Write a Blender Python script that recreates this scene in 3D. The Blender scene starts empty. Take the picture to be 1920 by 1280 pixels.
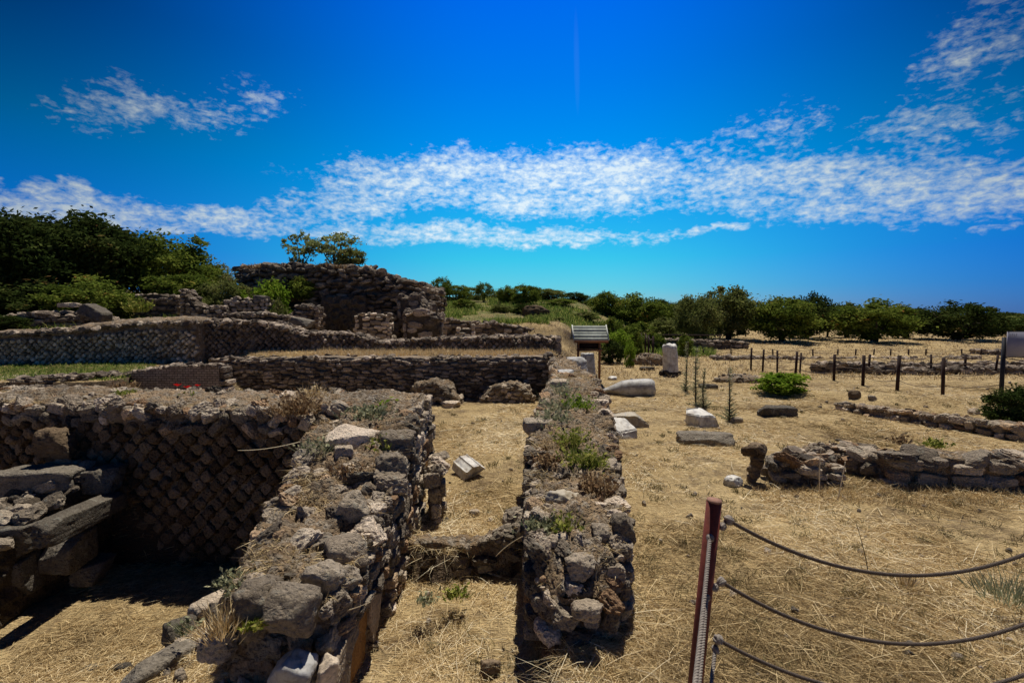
import bpy, math, random
import numpy as np
from mathutils import Vector, Matrix, Euler
rng = np.random.default_rng(7)
random.seed(7)
R = math.radians
scene = bpy.context.scene
COL = scene.collection
# ------------------------------------------------------------------ camera
F = 907.0; PITCH = R(3.15); EYE = 1.75
cam_d = bpy.data.cameras.new('camera'); cam = bpy.data.objects.new('camera', cam_d); COL.objects.link(cam)
cam.location = (0, 0, EYE); cam.rotation_euler = (R(90) - PITCH, 0, 0)
cam_d.sensor_width = 36.0; cam_d.lens = 36.0 * F / 1920.0; cam_d.clip_end = 3000; cam_d.clip_start = 0.05
scene.camera = cam
CP, SP = math.cos(PITCH), math.sin(PITCH)

def P(px, py, D=None, z=None):
    """world point seen at photo position (px,py) at depth D or at height z"""
    dx, dy = (px - 960) / F, -(py - 640) / F
    d = np.array([dx, CP + SP * dy, -SP + CP * dy])
    t = D / d[1] if D is not None else (z - EYE) / d[2]
    return np.array([0, 0, EYE]) + d * t

def XD(px, D): return (px - 960) * D / F
def ZD(py, D): return P(960, py, D=D)[2]

# ------------------------------------------------------------------ noise
def _h(ix, iy, iz):
    n = (ix.astype(np.uint32) * np.uint32(374761393) + iy.astype(np.uint32) * np.uint32(668265263) + iz.astype(np.uint32) * np.uint32(2147483647 ^ 1274126177))
    n = (n ^ (n >> np.uint32(13))) * np.uint32(1274126177)
    n = n ^ (n >> np.uint32(16))
    return n.astype(np.float64) / 4294967295.0

def vnoise(p):
    p = np.asarray(p, float) + 1000.0
    i = np.floor(p).astype(np.int64); f = p - i; f = f * f * (3 - 2 * f)
    x, y, z = i[:, 0], i[:, 1], i[:, 2]; out = 0
    for a in (0, 1):
        for b in (0, 1):
            for c in (0, 1):
                w = (f[:, 0] if a else 1 - f[:, 0]) * (f[:, 1] if b else 1 - f[:, 1]) * (f[:, 2] if c else 1 - f[:, 2])
                out = out + w * _h(x + a, y + b, z + c)
    return out * 2 - 1

def fbm(p, octv=3):
    p = np.asarray(p, float); s = 0; a = 1.0; t = 0
    for k in range(octv):
        s = s + a * vnoise(p * (2.03 ** k) + 17.3 * k); t += a; a *= 0.5
    return s / t

def sst(a, b, x):
    t = np.clip((x - a) / (b - a), 0, 1); return t * t * (3 - 2 * t)

# ------------------------------------------------------------------ mesh builder
class Geo:
    def __init__(s): s.v = []; s.t = []; s.f = []; s.n = 0; s.q = 0
    def add(s, V, faces, tint=0.5, mi=0):
        """faces: list of int arrays (n,3) or (n,4) or one array"""
        V = np.asarray(V, float); 
        if not isinstance(faces, list): faces = [faces]
        for f in faces:
            f = np.asarray(f, np.int64)
            if len(f): s.f.append((f + s.n, mi))
        s.v.append(V); s.t.append(np.broadcast_to(np.asarray(tint, float), (len(V),))); s.n += len(V)
    def build(s, name, mats, parent=None, smooth=True):
        me = bpy.data.meshes.new(name)
        V = np.concatenate(s.v); T = np.concatenate(s.t)
        me.vertices.add(len(V)); me.vertices.foreach_set('co', V.astype(np.float32).ravel())
        lv = np.concatenate([f.ravel() for f, m in s.f]); ln = np.concatenate([np.full(len(f), f.shape[1]) for f, m in s.f])
        mi = np.concatenate([np.full(len(f), m) for f, m in s.f])
        me.loops.add(len(lv)); me.loops.foreach_set('vertex_index', lv.astype(np.int32))
        me.polygons.add(len(ln)); st = np.concatenate([[0], np.cumsum(ln)[:-1]])
        me.polygons.foreach_set('loop_start', st.astype(np.int32)); me.polygons.foreach_set('loop_total', ln.astype(np.int32))
        me.polygons.foreach_set('material_index', mi.astype(np.int32))
        me.polygons.foreach_set('use_smooth', np.full(len(ln), bool(smooth)))
        me.update(calc_edges=True)
        a = me.attributes.new('tint', 'FLOAT', 'POINT'); a.data.foreach_set('value', T.astype(np.float32))
        for m in (mats if isinstance(mats, (list, tuple)) else [mats]): me.materials.append(m)
        o = bpy.data.objects.new(name, me); COL.objects.link(o)
        if parent is not None: o.parent = parent; o.matrix_parent_inverse = parent.matrix_basis.inverted() if False else Matrix.Identity(4)
        return o

def tag(o, label=None, cat=None, group=None, kind=None):
    for k, v in (('label', label), ('category', cat), ('group', group), ('kind', kind)):
        if v: o[k] = v
    return o

def empty(name, loc, label, cat, group=None, rz=0):
    o = bpy.data.objects.new(name, None); COL.objects.link(o); o.location = loc; o.rotation_euler = (0, 0, rz)
    return tag(o, label, cat, group)

def rotm(rx, ry, rz): return np.array(Euler((rx, ry, rz)).to_matrix())

def box(g, c, s, M=None, tint=.5, mi=0, taper=1.0):
    v = np.array([[x, y, z] for z in (-.5, .5) for y in (-.5, .5) for x in (-.5, .5)]) * np.array(s)
    v[4:, :2] *= taper
    if M is not None: v = v @ M.T
    v = v + np.array(c)
    g.add(v, np.array([[0, 2, 3, 1], [4, 5, 7, 6], [0, 1, 5, 4], [2, 6, 7, 3], [0, 4, 6, 2], [1, 3, 7, 5]]), tint, mi)

def tube(g, pts, rad, k=6, tint=.5, mi=0, cap=True):
    pts = np.asarray(pts, float); n = len(pts); rad = np.broadcast_to(np.asarray(rad, float), (n,))
    T = np.gradient(pts, axis=0); T /= np.linalg.norm(T, axis=1)[:, None] + 1e-9
    up = np.array([0, 0, 1.0]) if abs(T[:, 2]).mean() < .8 else np.array([1.0, 0, 0])
    A = np.cross(T, up); A /= np.linalg.norm(A, axis=1)[:, None] + 1e-9; B = np.cross(T, A)
    th = np.arange(k) * 2 * math.pi / k
    V = pts[:, None, :] + rad[:, None, None] * (np.cos(th)[None, :, None] * A[:, None, :] + np.sin(th)[None, :, None] * B[:, None, :])
    V = V.reshape(-1, 3); i = np.arange(n - 1)[:, None] * k; j = np.arange(k)[None, :]; j2 = (j + 1) % k
    q = np.stack([i + j, i + j2, i + k + j2, i + k + j], -1).reshape(-1, 4)
    fs = [q]
    if cap:
        c = len(V); V = np.vstack([V, pts[0], pts[-1]]); jj = np.arange(k)
        fs.append(np.stack([(jj + 1) % k, jj, np.full(k, c)], -1)); b = (n - 1) * k
        fs.append(np.stack([b + jj, b + (jj + 1) % k, np.full(k, c + 1)], -1))
    g.add(V, fs, tint, mi)

# ------------------------------------------------------------------ rock prototypes
import bmesh
def _ico(sub):
    bm = bmesh.new(); bmesh.ops.create_icosphere(bm, subdivisions=sub, radius=1)
    V = np.array([v.co[:] for v in bm.verts]); Fc = np.array([[v.index for v in f.verts] for f in bm.faces]); bm.free(); return V, Fc
ICO = {k: _ico(k) for k in (2, 3, 4, 5)}
def _cube(n):
    bm = bmesh.new(); bmesh.ops.create_cube(bm, size=2); bmesh.ops.subdivide_edges(bm, edges=bm.edges[:], cuts=n, use_grid_fill=True)
    V = np.array([v.co[:] for v in bm.verts]); Fc = np.array([[v.index for v in f.verts] for f in bm.faces]); bm.free(); return V, Fc
CUBE = {n: _cube(n) for n in (3, 7, 15)}

def proto(kind, seed, boxy=3.5, planes=5, rough=.09, freq=2.2, chip=.0):
    r = np.random.default_rng(seed)
    if kind[0] == 'i':
        V, Fc = ICO[int(kind[1])]; V = V / (np.abs(V) ** boxy).sum(1)[:, None] ** (1 / boxy)
    else:
        V, Fc = CUBE[int(kind[1:])]; 
        V = V / np.maximum(1, (np.abs(V) ** 14).sum(1)[:, None] ** (1 / 14.0))
    V = V.copy(); off = r.random(3) * 50
    for _ in range(planes):
        n = r.normal(size=3); n /= np.linalg.norm(n); ext = (V @ n).max(); d = ext * r.uniform(.62, .86)
        e = V @ n - d; m = e > 0; V[m] -= np.outer(e[m], n) * .97
    nn = V / np.linalg.norm(V, axis=1)[:, None]
    V += nn * (fbm(V * freq + off, 4) * rough)[:, None]
    rd = 1 - np.abs(vnoise(V * freq * 1.7 + off + 9)) * 2
    V += nn * (rd * rough * .45 + vnoise(V * np.array([1.5, 1.5, 5.0]) * freq + off) * rough * .4)[:, None]
    V += nn * (-np.clip(vnoise(V * freq * 3.1 + off) - .05, 0, 1) * rough * 1.5 + fbm(V * freq * 6 + off, 2) * rough * .35)[:, None]
    mx = np.abs(V).max(0); V /= mx
    return V, Fc
RUB2 = [proto('i2', 10 + k, boxy=4.5, planes=6, rough=.13) for k in range(8)]
RUB3 = [proto('i3', 30 + k, boxy=4.5, planes=7, rough=.15) for k in range(10)]
RUB4 = [proto('i4', 60 + k, boxy=5, rough=.15, planes=8) for k in range(14)]
RUBX = [proto('i4', 80 + k * 3, boxy=6, rough=.12, planes=4) for k in range(12)]
BOX2 = [proto('i2', 90 + k, boxy=6, planes=2, rough=.08) for k in range(6)]
BOX3 = [proto('i4', 110 + k, boxy=6, planes=3, rough=.11) for k in range(8)]
DIA3 = [proto('i3', 130 + k, boxy=5, planes=3, rough=.13) for k in range(8)]
ASH = [proto('c15', 150 + k, planes=3, rough=.06, freq=1.8) for k in range(6)]
SLAB = [proto('i4', 170 + k, boxy=8, planes=5, rough=.07) for k in range(6)]
MARB = [proto('i4', 190 + k, boxy=9, planes=3, rough=.025, freq=1.6) for k in range(6)]

MIX = False
def rock(g, pr, c, s, M, tint=None, mi=0):
    V, Fc = pr
    if MIX and mi == 0: q = rng.random(); mi = 0 if q < .6 else (1 if q < .86 else 2)
    if tint is None: tint = rng.random()
    g.add((V * np.asarray(s)) @ M.T + np.asarray(c), Fc, tint, mi)

# ------------------------------------------------------------------ materials
class NT:
    def __init__(s, mat): s.t = mat.node_tree; s.t.nodes.clear(); s.out = s.t.nodes.new('ShaderNodeOutputMaterial')
    def n(s, typ, **kw):
        nd = s.t.nodes.new(typ)
        for k, v in kw.items():
            if k.startswith('i_'):
                key = k[2:]; key = int(key) if key.isdigit() else key.replace('_', ' ')
                s.set(nd.inputs[key], v)
            else: setattr(nd, k, v)
        return nd
    def set(s, inp, v):
        if isinstance(v, bpy.types.NodeSocket): s.t.links.new(v, inp)
        else: inp.default_value = v
    def mix(s, a, b, f, mode='MIX'):
        nd = s.t.nodes.new('ShaderNodeMix'); nd.data_type = 'RGBA'; nd.blend_type = mode
        s.set(nd.inputs[0], f); s.set(nd.inputs[6], a if not isinstance(a, tuple) else (*a, 1)); s.set(nd.inputs[7], b if not isinstance(b, tuple) else (*b, 1)); return nd.outputs[2]
    def noise(s, vec, scale, detail=4, rough=.6, dist=0, out='Fac'):
        nd = s.n('ShaderNodeTexNoise', i_Scale=scale, i_Detail=detail, i_Roughness=rough, i_Distortion=dist)
        if vec is not None: s.t.links.new(vec, nd.inputs['Vector'])
        return nd.outputs[out]
    def ramp(s, fac, stops):
        nd = s.t.nodes.new('ShaderNodeValToRGB'); s.set(nd.inputs[0], fac); e = nd.color_ramp.elements
        while len(e) > 1: e.remove(e[-1])
        e[0].position = stops[0][0]; e[0].color = (*stops[0][1], 1)
        for p, c in stops[1:]: x = e.new(p); x.color = (*c, 1)
        return nd.outputs[0]
    def rng(s, v, a, b, c=0., d=1.):
        nd = s.n('ShaderNodeMapRange', i_1=a, i_2=b, i_3=c, i_4=d); s.set(nd.inputs[0], v); return nd.outputs[0]
    def math(s, op, a, b=0.):
        nd = s.t.nodes.new('ShaderNodeMath'); nd.operation = op; s.set(nd.inputs[0], a); s.set(nd.inputs[1], b); return nd.outputs[0]
    def attr(s, name='tint'): return s.n('ShaderNodeAttribute', attribute_name=name).outputs['Fac']
    def mapping(s, vec, scale=(1, 1, 1), rot=(0, 0, 0)):
        nd = s.n('ShaderNodeMapping'); nd.inputs['Scale'].default_value = scale; nd.inputs['Rotation'].default_value = rot; s.t.links.new(vec, nd.inputs[0]); return nd.outputs[0]

def newmat(name):
    m = bpy.data.materials.new(name); m.use_nodes = True; return m, NT(m)
def finish(nt, col, rough=.9, bump=None, bstr=.5, bdist=.02, spec=.2, extra=None):
    p = nt.n('ShaderNodeBsdfPrincipled'); nt.set(p.inputs['Base Color'], col if not isinstance(col, tuple) else (*col, 1))
    nt.set(p.inputs['Roughness'], rough); p.inputs['Specular IOR Level'].default_value = spec
    if bump is not None:
        b = nt.n('ShaderNodeBump', i_Strength=bstr, i_Distance=bdist); nt.t.links.new(bump, b.inputs['Height']); nt.t.links.new(b.outputs[0], p.inputs['Normal'])
    nt.t.links.new(p.outputs[0], nt.out.inputs[0]); return p

def stone_mat(name, cols, scale=1.0, lichen=(.34, .33, .27), lich=.25, bstr=.8, bdist=.02, moss=0., pits=1.0, pebble=0.):
    cols = [(a * 1.75 * k, b * 1.65 * k, c * 1.46 * k) for (a, b, c), k in zip(cols, (1, 1.05, 1.12, 1.2))]; bstr = min(1.0, bstr * 1.25); bdist *= 1.7
    m, t = newmat(name); tc = t.n('ShaderNodeTexCoord').outputs['Object']
    base = t.ramp(t.attr(), [(0, cols[0]), (.35, cols[1]), (.7, cols[2]), (1, cols[3])])
    big = t.noise(tc, 5 * scale, 5, .65); base = t.mix(base, t.ramp(big, [(.3, (.55, .52, .48)), (.7, (1.35, 1.32, 1.28))]), .8, 'MULTIPLY')
    fine = t.noise(tc, 55 * scale, 6, .75); base = t.mix(base, t.ramp(fine, [(.3, (.45, .42, .4)), (.62, (1.45, 1.42, 1.4))]), .75, 'MULTIPLY')
    l = t.noise(tc, 13 * scale, 6, .7, .4); lm = t.rng(l, .56, .64, 0, lich * 2)
    base = t.mix(base, lichen, lm)
    if moss > 0:
        mm = t.rng(t.noise(tc, 3.3 * scale, 5, .7), .55, .68, 0, moss); base = t.mix(base, (.09, .085, .022), mm)
    vor = t.n('ShaderNodeTexVoronoi', i_Scale=38 * scale); t.t.links.new(t.mix(tc, t.noise(tc, 20 * scale, 3, .6, 0, 'Color'), .04), vor.inputs['Vector'])
    h = t.math('ADD', t.math('MULTIPLY', t.noise(tc, 26 * scale, 8, .72), 1.2), t.math('MULTIPLY', t.rng(vor.outputs['Distance'], 0, .45), .45 * pits))
    if pebble:
        v2 = t.n('ShaderNodeTexVoronoi', i_Scale=30 * scale); t.t.links.new(t.mix(tc, t.noise(tc, 14 * scale, 3, .6, 0, 'Color'), .06), v2.inputs['Vector'])
        sp = t.n('ShaderNodeSeparateColor'); t.t.links.new(v2.outputs['Color'], sp.inputs[0])
        pc_ = t.ramp(sp.outputs[0], [(0, (.06, .05, .042)), (.4, (.22, .18, .13)), (.75, (.34, .29, .22)), (1, (.52, .47, .39))])
        base = t.mix(base, pc_, t.math('MULTIPLY', t.rng(t.noise(tc, 9 * scale, 3, .6), .45, .55), pebble)); h = t.math('ADD', h, t.math('MULTIPLY', t.rng(v2.outputs['Distance'], .5, 0), .8))
    finish(t, base, .93, h, bstr, bdist / scale, .15); return m

M_STONE = stone_mat('rubble_stone', [(.07, .062, .055), (.13, .115, .098), (.2, .18, .155), (.3, .27, .235)], 1.0, lich=.28, moss=.25)
M_STONE_L = stone_mat('pale_stone', [(.15, .13, .11), (.22, .195, .165), (.3, .265, .225), (.38, .34, .3)], 1.0, lich=.3, moss=.12)
M_TUFF = stone_mat('brown_tuff', [(.05, .036, .024), (.075, .056, .038), (.095, .074, .053), (.125, .1, .075)], .8, lich=.05, moss=.35, bstr=.6)
M_FAR = stone_mat('far_masonry', [(.06, .052, .046), (.12, .102, .088), (.185, .16, .138), (.3, .265, .23)], .45, lich=.22, bstr=.8)
M_MOUND = stone_mat('mound_masonry', [(.06, .052, .045), (.1, .087, .074), (.145, .126, .108), (.22, .195, .165)], .3, lich=.12, bstr=.9, moss=.2)
M_ASH = stone_mat('ashlar_stone', [(.05, .046, .042), (.075, .07, .063), (.11, .103, .093), (.155, .145, .13)], 1.0, lich=.2, bstr=.7, moss=.1)
M_CONC = stone_mat('old_render', [(.2, .18, .155), (.24, .215, .185), (.27, .24, .21), (.3, .27, .235)], .8, lich=.12, bstr=.35, pits=.3)
M_CONCD = stone_mat('weathered_render', [(.1, .085, .07), (.13, .11, .09), (.16, .135, .11), (.19, .16, .13)], 1.0, lich=.2, bstr=.6)
M_MORTAR = stone_mat('earth_mortar', [(.1, .075, .052), (.13, .1, .07), (.17, .13, .09), (.2, .155, .11)], 1.2, lichen=(.3, .24, .16), lich=.35, bstr=1., moss=.15, pebble=.6)
M_GREYM = stone_mat('grey_mortar', [(.1, .095, .088)] * 4, 1., lich=.2)
M_GREYST = stone_mat('grey_block_stone', [(.15, .135, .11), (.23, .21, .175), (.29, .265, .22), (.37, .345, .3)], 1.0, lich=.25, bstr=.7)
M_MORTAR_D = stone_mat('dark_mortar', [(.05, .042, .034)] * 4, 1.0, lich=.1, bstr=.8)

def marble_mat(name, c0, c1, stain):
    m, t = newmat(name); tc = t.n('ShaderNodeTexCoord').outputs['Object']
    a = t.noise(tc, 4, 6, .65, .8); c = t.ramp(a, [(.3, c0), (.65, c1)])
    s = t.rng(t.noise(tc, 7, 8, .78, .5), .46, .62, 0, .85); c = t.mix(c, stain, s)
    w = t.n('ShaderNodeTexWave', i_Scale=1.5, i_Distortion=9., i_Detail=4.); t.t.links.new(tc, w.inputs[0])
    c = t.mix(c, (.2, .2, .22), t.rng(w.outputs['Fac'], .9, 1, 0, .35))
    finish(t, c, .6, t.noise(tc, 45, 6, .7), .35, .01, .4); return m
M_MARBLE = marble_mat('white_marble', (.5, .465, .4), (.74, .7, .62), (.3, .24, .17))
M_GMARB = marble_mat('grey_marble', (.34, .32, .285), (.52, .495, .45), (.19, .16, .12))
M_PITCHM = marble_mat('brown_marble', (.34, .28, .18), (.48, .41, .3), (.22, .16, .08))

def ground_mat():
    m, t = newmat('dry_ground'); tc = t.n('ShaderNodeTexCoord').outputs['Object']
    fib = None
    for k, (sc, rz) in enumerate([((9, 70, 20), .3), ((70, 9, 20), .5), ((11, 60, 20), 1.2), ((60, 12, 20), 1.0), ((10, 80, 20), 2.2)]):
        nz = t.noise(t.mapping(tc, sc, (0, 0, rz)), 1.0, 2, .5, .3)
        nz = t.rng(nz, .5, .68); fib = nz if fib is None else t.math('MAXIMUM', fib, nz)
    patch = t.noise(tc, .55, 6, .65); fine = t.noise(tc, 14, 6, .7)
    base = t.ramp(patch, [(.3, (.29, .19, .088)), (.48, (.5, .355, .175)), (.62, (.63, .465, .245)), (.75, (.5, .36, .17))])
    base = t.mix(base, t.ramp(fine, [(.3, (.55, .5, .42)), (.6, (1.2, 1.18, 1.1))]), .8, 'MULTIPLY')
    base = t.mix(base, (.62, .48, .25), t.math('MULTIPLY', fib, .55))
    dirt = t.rng(t.noise(tc, 1.4, 8, .78, .4), .5, .62, 0, .75); base = t.mix(base, (.15, .1, .06), dirt)
    g = t.attr('green'); gn = t.rng(t.math('ADD', g, t.math('MULTIPLY', t.math('SUBTRACT', t.noise(tc, 1.1, 6, .7), .5), 1.4)), .35, .7)
    gc = t.ramp(t.noise(tc, 6, 6, .7), [(.3, (.06, .085, .018)), (.5, (.14, .16, .04)), (.68, (.27, .235, .09))])
    gn = t.math('MULTIPLY', gn, t.math('GREATER_THAN', g, .02)); base = t.mix(base, gc, gn)
    e = t.attr('earth'); base = t.mix(base, (.1, .07, .045), e)
    h = t.math('ADD', t.math('MULTIPLY', fib, .6), t.math('ADD', t.noise(tc, 6, 8, .7), t.math('MULTIPLY', t.noise(tc, 40, 5, .7), .5)))
    finish(t, base, .95, h, .9, .035, .1); return m
M_GROUND = ground_mat()

def blade_mat(name, stops, trans=.25):
    m, t = newmat(name); c = t.ramp(t.attr(), stops)
    d = t.n('ShaderNodeBsdfDiffuse'); t.t.links.new(c, d.inputs[0]); tr = t.n('ShaderNodeBsdfTranslucent'); t.t.links.new(c, tr.inputs[0])
    mx = t.n('ShaderNodeMixShader', i_0=trans); t.t.links.new(d.outputs[0], mx.inputs[1]); t.t.links.new(tr.outputs[0], mx.inputs[2]); t.t.links.new(mx.outputs[0], t.out.inputs[0]); return m
M_STRAW = blade_mat('straw_stalk', [(0, (.2, .145, .075)), (.3, (.5, .36, .175)), (.65, (.74, .57, .31)), (1, (.88, .76, .52))], .15)
M_TUFT = blade_mat('grey_tuft', [(0, (.1, .085, .035)), (.5, (.26, .22, .1)), (1, (.5, .42, .22))], .2)
M_GRASS = blade_mat('green_grass', [(0, (0.061, 0.112, 0.020)), (.5, (0.182, 0.263, 0.051)), (1, (0.506, 0.486, 0.142))], .35)
M_WEED = blade_mat('green_weed', [(0, (0.087, 0.123, 0.022)), (.5, (0.232, 0.261, 0.043)), (1, (0.522, 0.478, 0.131))], .35)
M_GREYW = blade_mat('grey_green_weed', [(0, (0.130, 0.143, 0.078)), (.5, (0.260, 0.273, 0.156)), (1, (0.520, 0.481, 0.286))], .3)
M_DRYW = blade_mat('rust_dry_weed', [(0, (.13, .07, .035)), (.5, (.27, .17, .085)), (1, (.46, .34, .19))], .25)
M_LEAF = blade_mat('tree_leaf', [(0, (0.049, 0.078, 0.014)), (.5, (0.123, 0.165, 0.026)), (.9, (0.246, 0.275, 0.049)), (1, (0.493, 0.230, 0.072))], .3)
M_LEAF_D = blade_mat('dark_tree_leaf', [(0, (0.019, 0.031, 0.009)), (.5, (0.046, 0.068, 0.016)), (.9, (0.085, 0.105, 0.028)), (1, (0.217, 0.093, 0.039))], .25)
M_LEAF_Y = blade_mat('olive_leaf', [(0, (0.068, 0.088, 0.027)), (.5, (0.155, 0.176, 0.047)), (.9, (0.270, 0.270, 0.095)), (1, (0.338, 0.216, 0.095))], .35)
M_LEAF_B = blade_mat('bright_leaf', [(0, (.08, .14, .012)), (.5, (.17, .27, .025)), (1, (.36, .42, .06))], .4)
M_LEAF_P = blade_mat('pale_tree_leaf', [(0, (0.105, 0.127, 0.043)), (.5, (0.239, 0.273, 0.100)), (1, (0.448, 0.455, 0.200))], .35)
M_PETAL = blade_mat('poppy_petal', [(0, (.3, .008, .008)), (1, (.5, .016, .012))], .4)
def flat_mat(name, col, rough=.7, ns=30, amt=.5, bstr=.3, spec=.2):
    m, t = newmat(name); tc = t.n('ShaderNodeTexCoord').outputs['Object']
    c = t.mix(col, t.ramp(t.noise(tc, ns, 5, .7), [(.3, (.5, .5, .5)), (.7, (1.4, 1.4, 1.4))]), amt, 'MULTIPLY')
    finish(t, c, rough, t.noise(tc, ns * 2, 5, .7), bstr, .004, spec); return m
M_BARK = flat_mat('bark', (.07, .052, .038), .95, 12, .6, .8)
M_POST = flat_mat('dark_red_post', (.15, .034, .02), .6, 25, .7, .3, .3)
M_POSTTOP = flat_mat('weathered_post_end', (.3, .16, .11), .9, 25, .5)
M_POSTF = flat_mat('dark_wood_post', (.035, .017, .013), .8, 20, .6)
M_ROPE = flat_mat('grey_rope', (.27, .23, .19), .9, 90, .7, .5)
M_ROPED = flat_mat('dark_rope', (.105, .08, .062), .9, 90, .7, .5)
M_ROOF = flat_mat('grey_green_roof', (.25, .265, .225), .8, 9, .6)
M_WOOD = flat_mat('orange_brown_wood', (.25, .11, .05), .8, 15, .6)
M_PALEW = flat_mat('pale_trim', (.5, .5, .44), .8, 15, .3)
M_SIGN = flat_mat('grey_sign_board', (.3, .29, .34), .6, 3, .15, .1)
M_SIGNT = flat_mat('sign_lettering', (.12, .1, .14), .6, 3, .1)
M_IRON = flat_mat('dark_iron', (.02, .02, .025), .6, 20, .3)
def brick_mat():
    m, t = newmat('brick_masonry'); tc = t.n('ShaderNodeTexCoord').outputs['Object']
    sw = t.n('ShaderNodeSeparateXYZ'); t.t.links.new(tc, sw.inputs[0]); cb = t.n('ShaderNodeCombineXYZ'); t.t.links.new(sw.outputs[0], cb.inputs[0]); t.t.links.new(sw.outputs[2], cb.inputs[1])
    b = t.n('ShaderNodeTexBrick', i_Scale=5.0); b.inputs['Color1'].default_value = (.24, .18, .14, 1); b.inputs['Color2'].default_value = (.34, .27, .21, 1); b.inputs['Mortar'].default_value = (.09, .075, .06, 1); b.inputs['Mortar Size'].default_value = .03
    b.inputs['Row Height'].default_value = .22; t.t.links.new(cb.outputs[0], b.inputs[0])
    c = t.mix(b.outputs[0], t.ramp(t.noise(tc, 18, 6, .7), [(.3, (.5, .5, .5)), (.7, (1.4, 1.4, 1.4))]), .8, 'MULTIPLY')
    finish(t, c, .95, t.math('ADD', b.outputs['Fac'], t.noise(tc, 20, 5, .7)), -.5, .02, .1); return m
M_BRICK = brick_mat()

# ------------------------------------------------------------------ terrain
def terr(x, y, detail=True):
    x = np.asarray(x, float); y = np.asarray(y, float); yy = np.maximum(y, .5); a = x / yy
    zR = sst(18, 32, y) * .22 + sst(32, 75, y) * .75 - sst(110, 400, y) * 3
    zM = .85 * sst(10.22, 10.34, y) + .25 * sst(11.2, 12.3, y) - .45 * sst(12.5, 14, y) + .75 * sst(18.6, 20.2, y) + 1.55 * sst(21, 40, y) + .35 * sst(40, 62, y) - sst(62, 100, y) * 2.4
    yb = 9.15 - 1.1 * sst(-.74, -.86, a) if False else 9.15 - 1.1 * (1 - sst(-.86, -.74, a))
    zL = .6 * sst(0, .15, y - yb) + .75 * sst(11.6, 12.4, y) + .9 * sst(13, 19, y) + .9 * sst(19, 30, y) - sst(60, 120, y) * 2
    wl = 1 - sst(-.62, -.52, a)
    zl = zL * wl + zM * (1 - wl)
    right = .135 + .2 * sst(15, 32, y)
    wm = 1 - sst(.085, right, a)
    z = np.where(y > 5.6, zl * wm + zR * (1 - wm), 0.)
    # pit of the sunken room
    edge = -1.9 + .32 * sst(2.9, 3.2, y)
    pit = (1 - sst(edge - .06, edge + .02, x)) * (1 - sst(4.45, 4.6, y)) * sst(.4, 1.0, y)
    z = z - .6 * pit
    # slope between pit edge and wall
    z = z - .1 * (1 - pit) * (1 - sst(-1.5, -1.3, x)) * (1 - sst(3.2, 3.4, y))
    # corridor
    cor = sst(-1.05, -.9, x) * (1 - sst(.1, .3, x)) * (1 - sst(3.5, 3.56, y + .05 * np.sin(x * 9)))
    z = z - .2 * cor
    # bank by the fence and small spoil heaps
    z = z + .16 * np.exp(-((y - 9.6 + (x - 8) * .45) / .5) ** 2) * sst(5.5, 7, x) * (1 - sst(10, 12, x))
    z = z - .25 * np.exp(-((y - 16) / 1.3) ** 2) * sst(7, 9, x) 
    if detail:
        p = np.stack([x, y, np.zeros_like(x)], -1).reshape(-1, 3)
        amp = .02 + .035 * sst(8, 25, y)
        z = z + (fbm(p * 1.3, 4).reshape(x.shape)) * amp * 2 + fbm(p * 9 + 5, 2).reshape(x.shape) * .012
        z = z + fbm(p * .12 + 3, 3).reshape(x.shape) * .5 * sst(20, 60, y)
    return z
def G(x, y): return float(terr(np.array([x]), np.array([y]))[0])
def gp(px, py, D):   # a point on the ground at depth D under photo column px
    x = XD(px, D); return np.array([x, D, G(x, D)])

def axis(lo, hi, step, far, fac):
    a = list(np.arange(lo, hi, step)); s = step; v = a[-1]
    while v < far[1]: s *= fac; v += s; a.append(v)
    s = step; v = lo; b = []
    while v > far[0]: s *= fac; v -= s; b.append(v)
    return np.array(b[::-1] + a)
xs = axis(-6.5, 6.5, .05, (-600, 600), 1.035); ys = axis(.3, 12.6, .05, (-30, 700), 1.025)
X, Y = np.meshgrid(xs, ys); Z = terr(X, Y)
g = Geo(); nx, ny = len(xs), len(ys)
ii = (np.arange(ny - 1)[:, None] * nx + np.arange(nx - 1)[None, :]).ravel()
g.add(np.stack([X, Y, Z], -1).reshape(-1, 3), np.stack([ii, ii + 1, ii + nx + 1, ii + nx], -1))
ground = g.build('ground', M_GROUND); tag(ground, kind='structure')
A = X / np.maximum(Y, .5)
green = .75 * (sst(8.3, 8.8, Y) * (1 - sst(-.78, -.7, A)) * (1 - sst(11.5, 12.5, Y)))
green = green + .62 * sst(19, 23, Y) * sst(-.3, -.2, A) * (1 - sst(.38, .5, A)) + .45 * sst(13, 16, Y) * (1 - sst(-.6, -.45, A)) + .55 * sst(42, 52, Y) * sst(.2, .4, A) 
green = np.clip(green, 0, 1)
at_ = ground.data.attributes.new('green', 'FLOAT', 'POINT'); at_.data.foreach_set('value', green.astype(np.float32).ravel())
gy, gx = np.gradient(Z, ys, xs); steep = np.clip((np.hypot(gx, gy) - .5) / .8, 0, 1)
at_ = ground.data.attributes.new('earth', 'FLOAT', 'POINT'); at_.data.foreach_set('value', steep.astype(np.float32).ravel())

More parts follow.
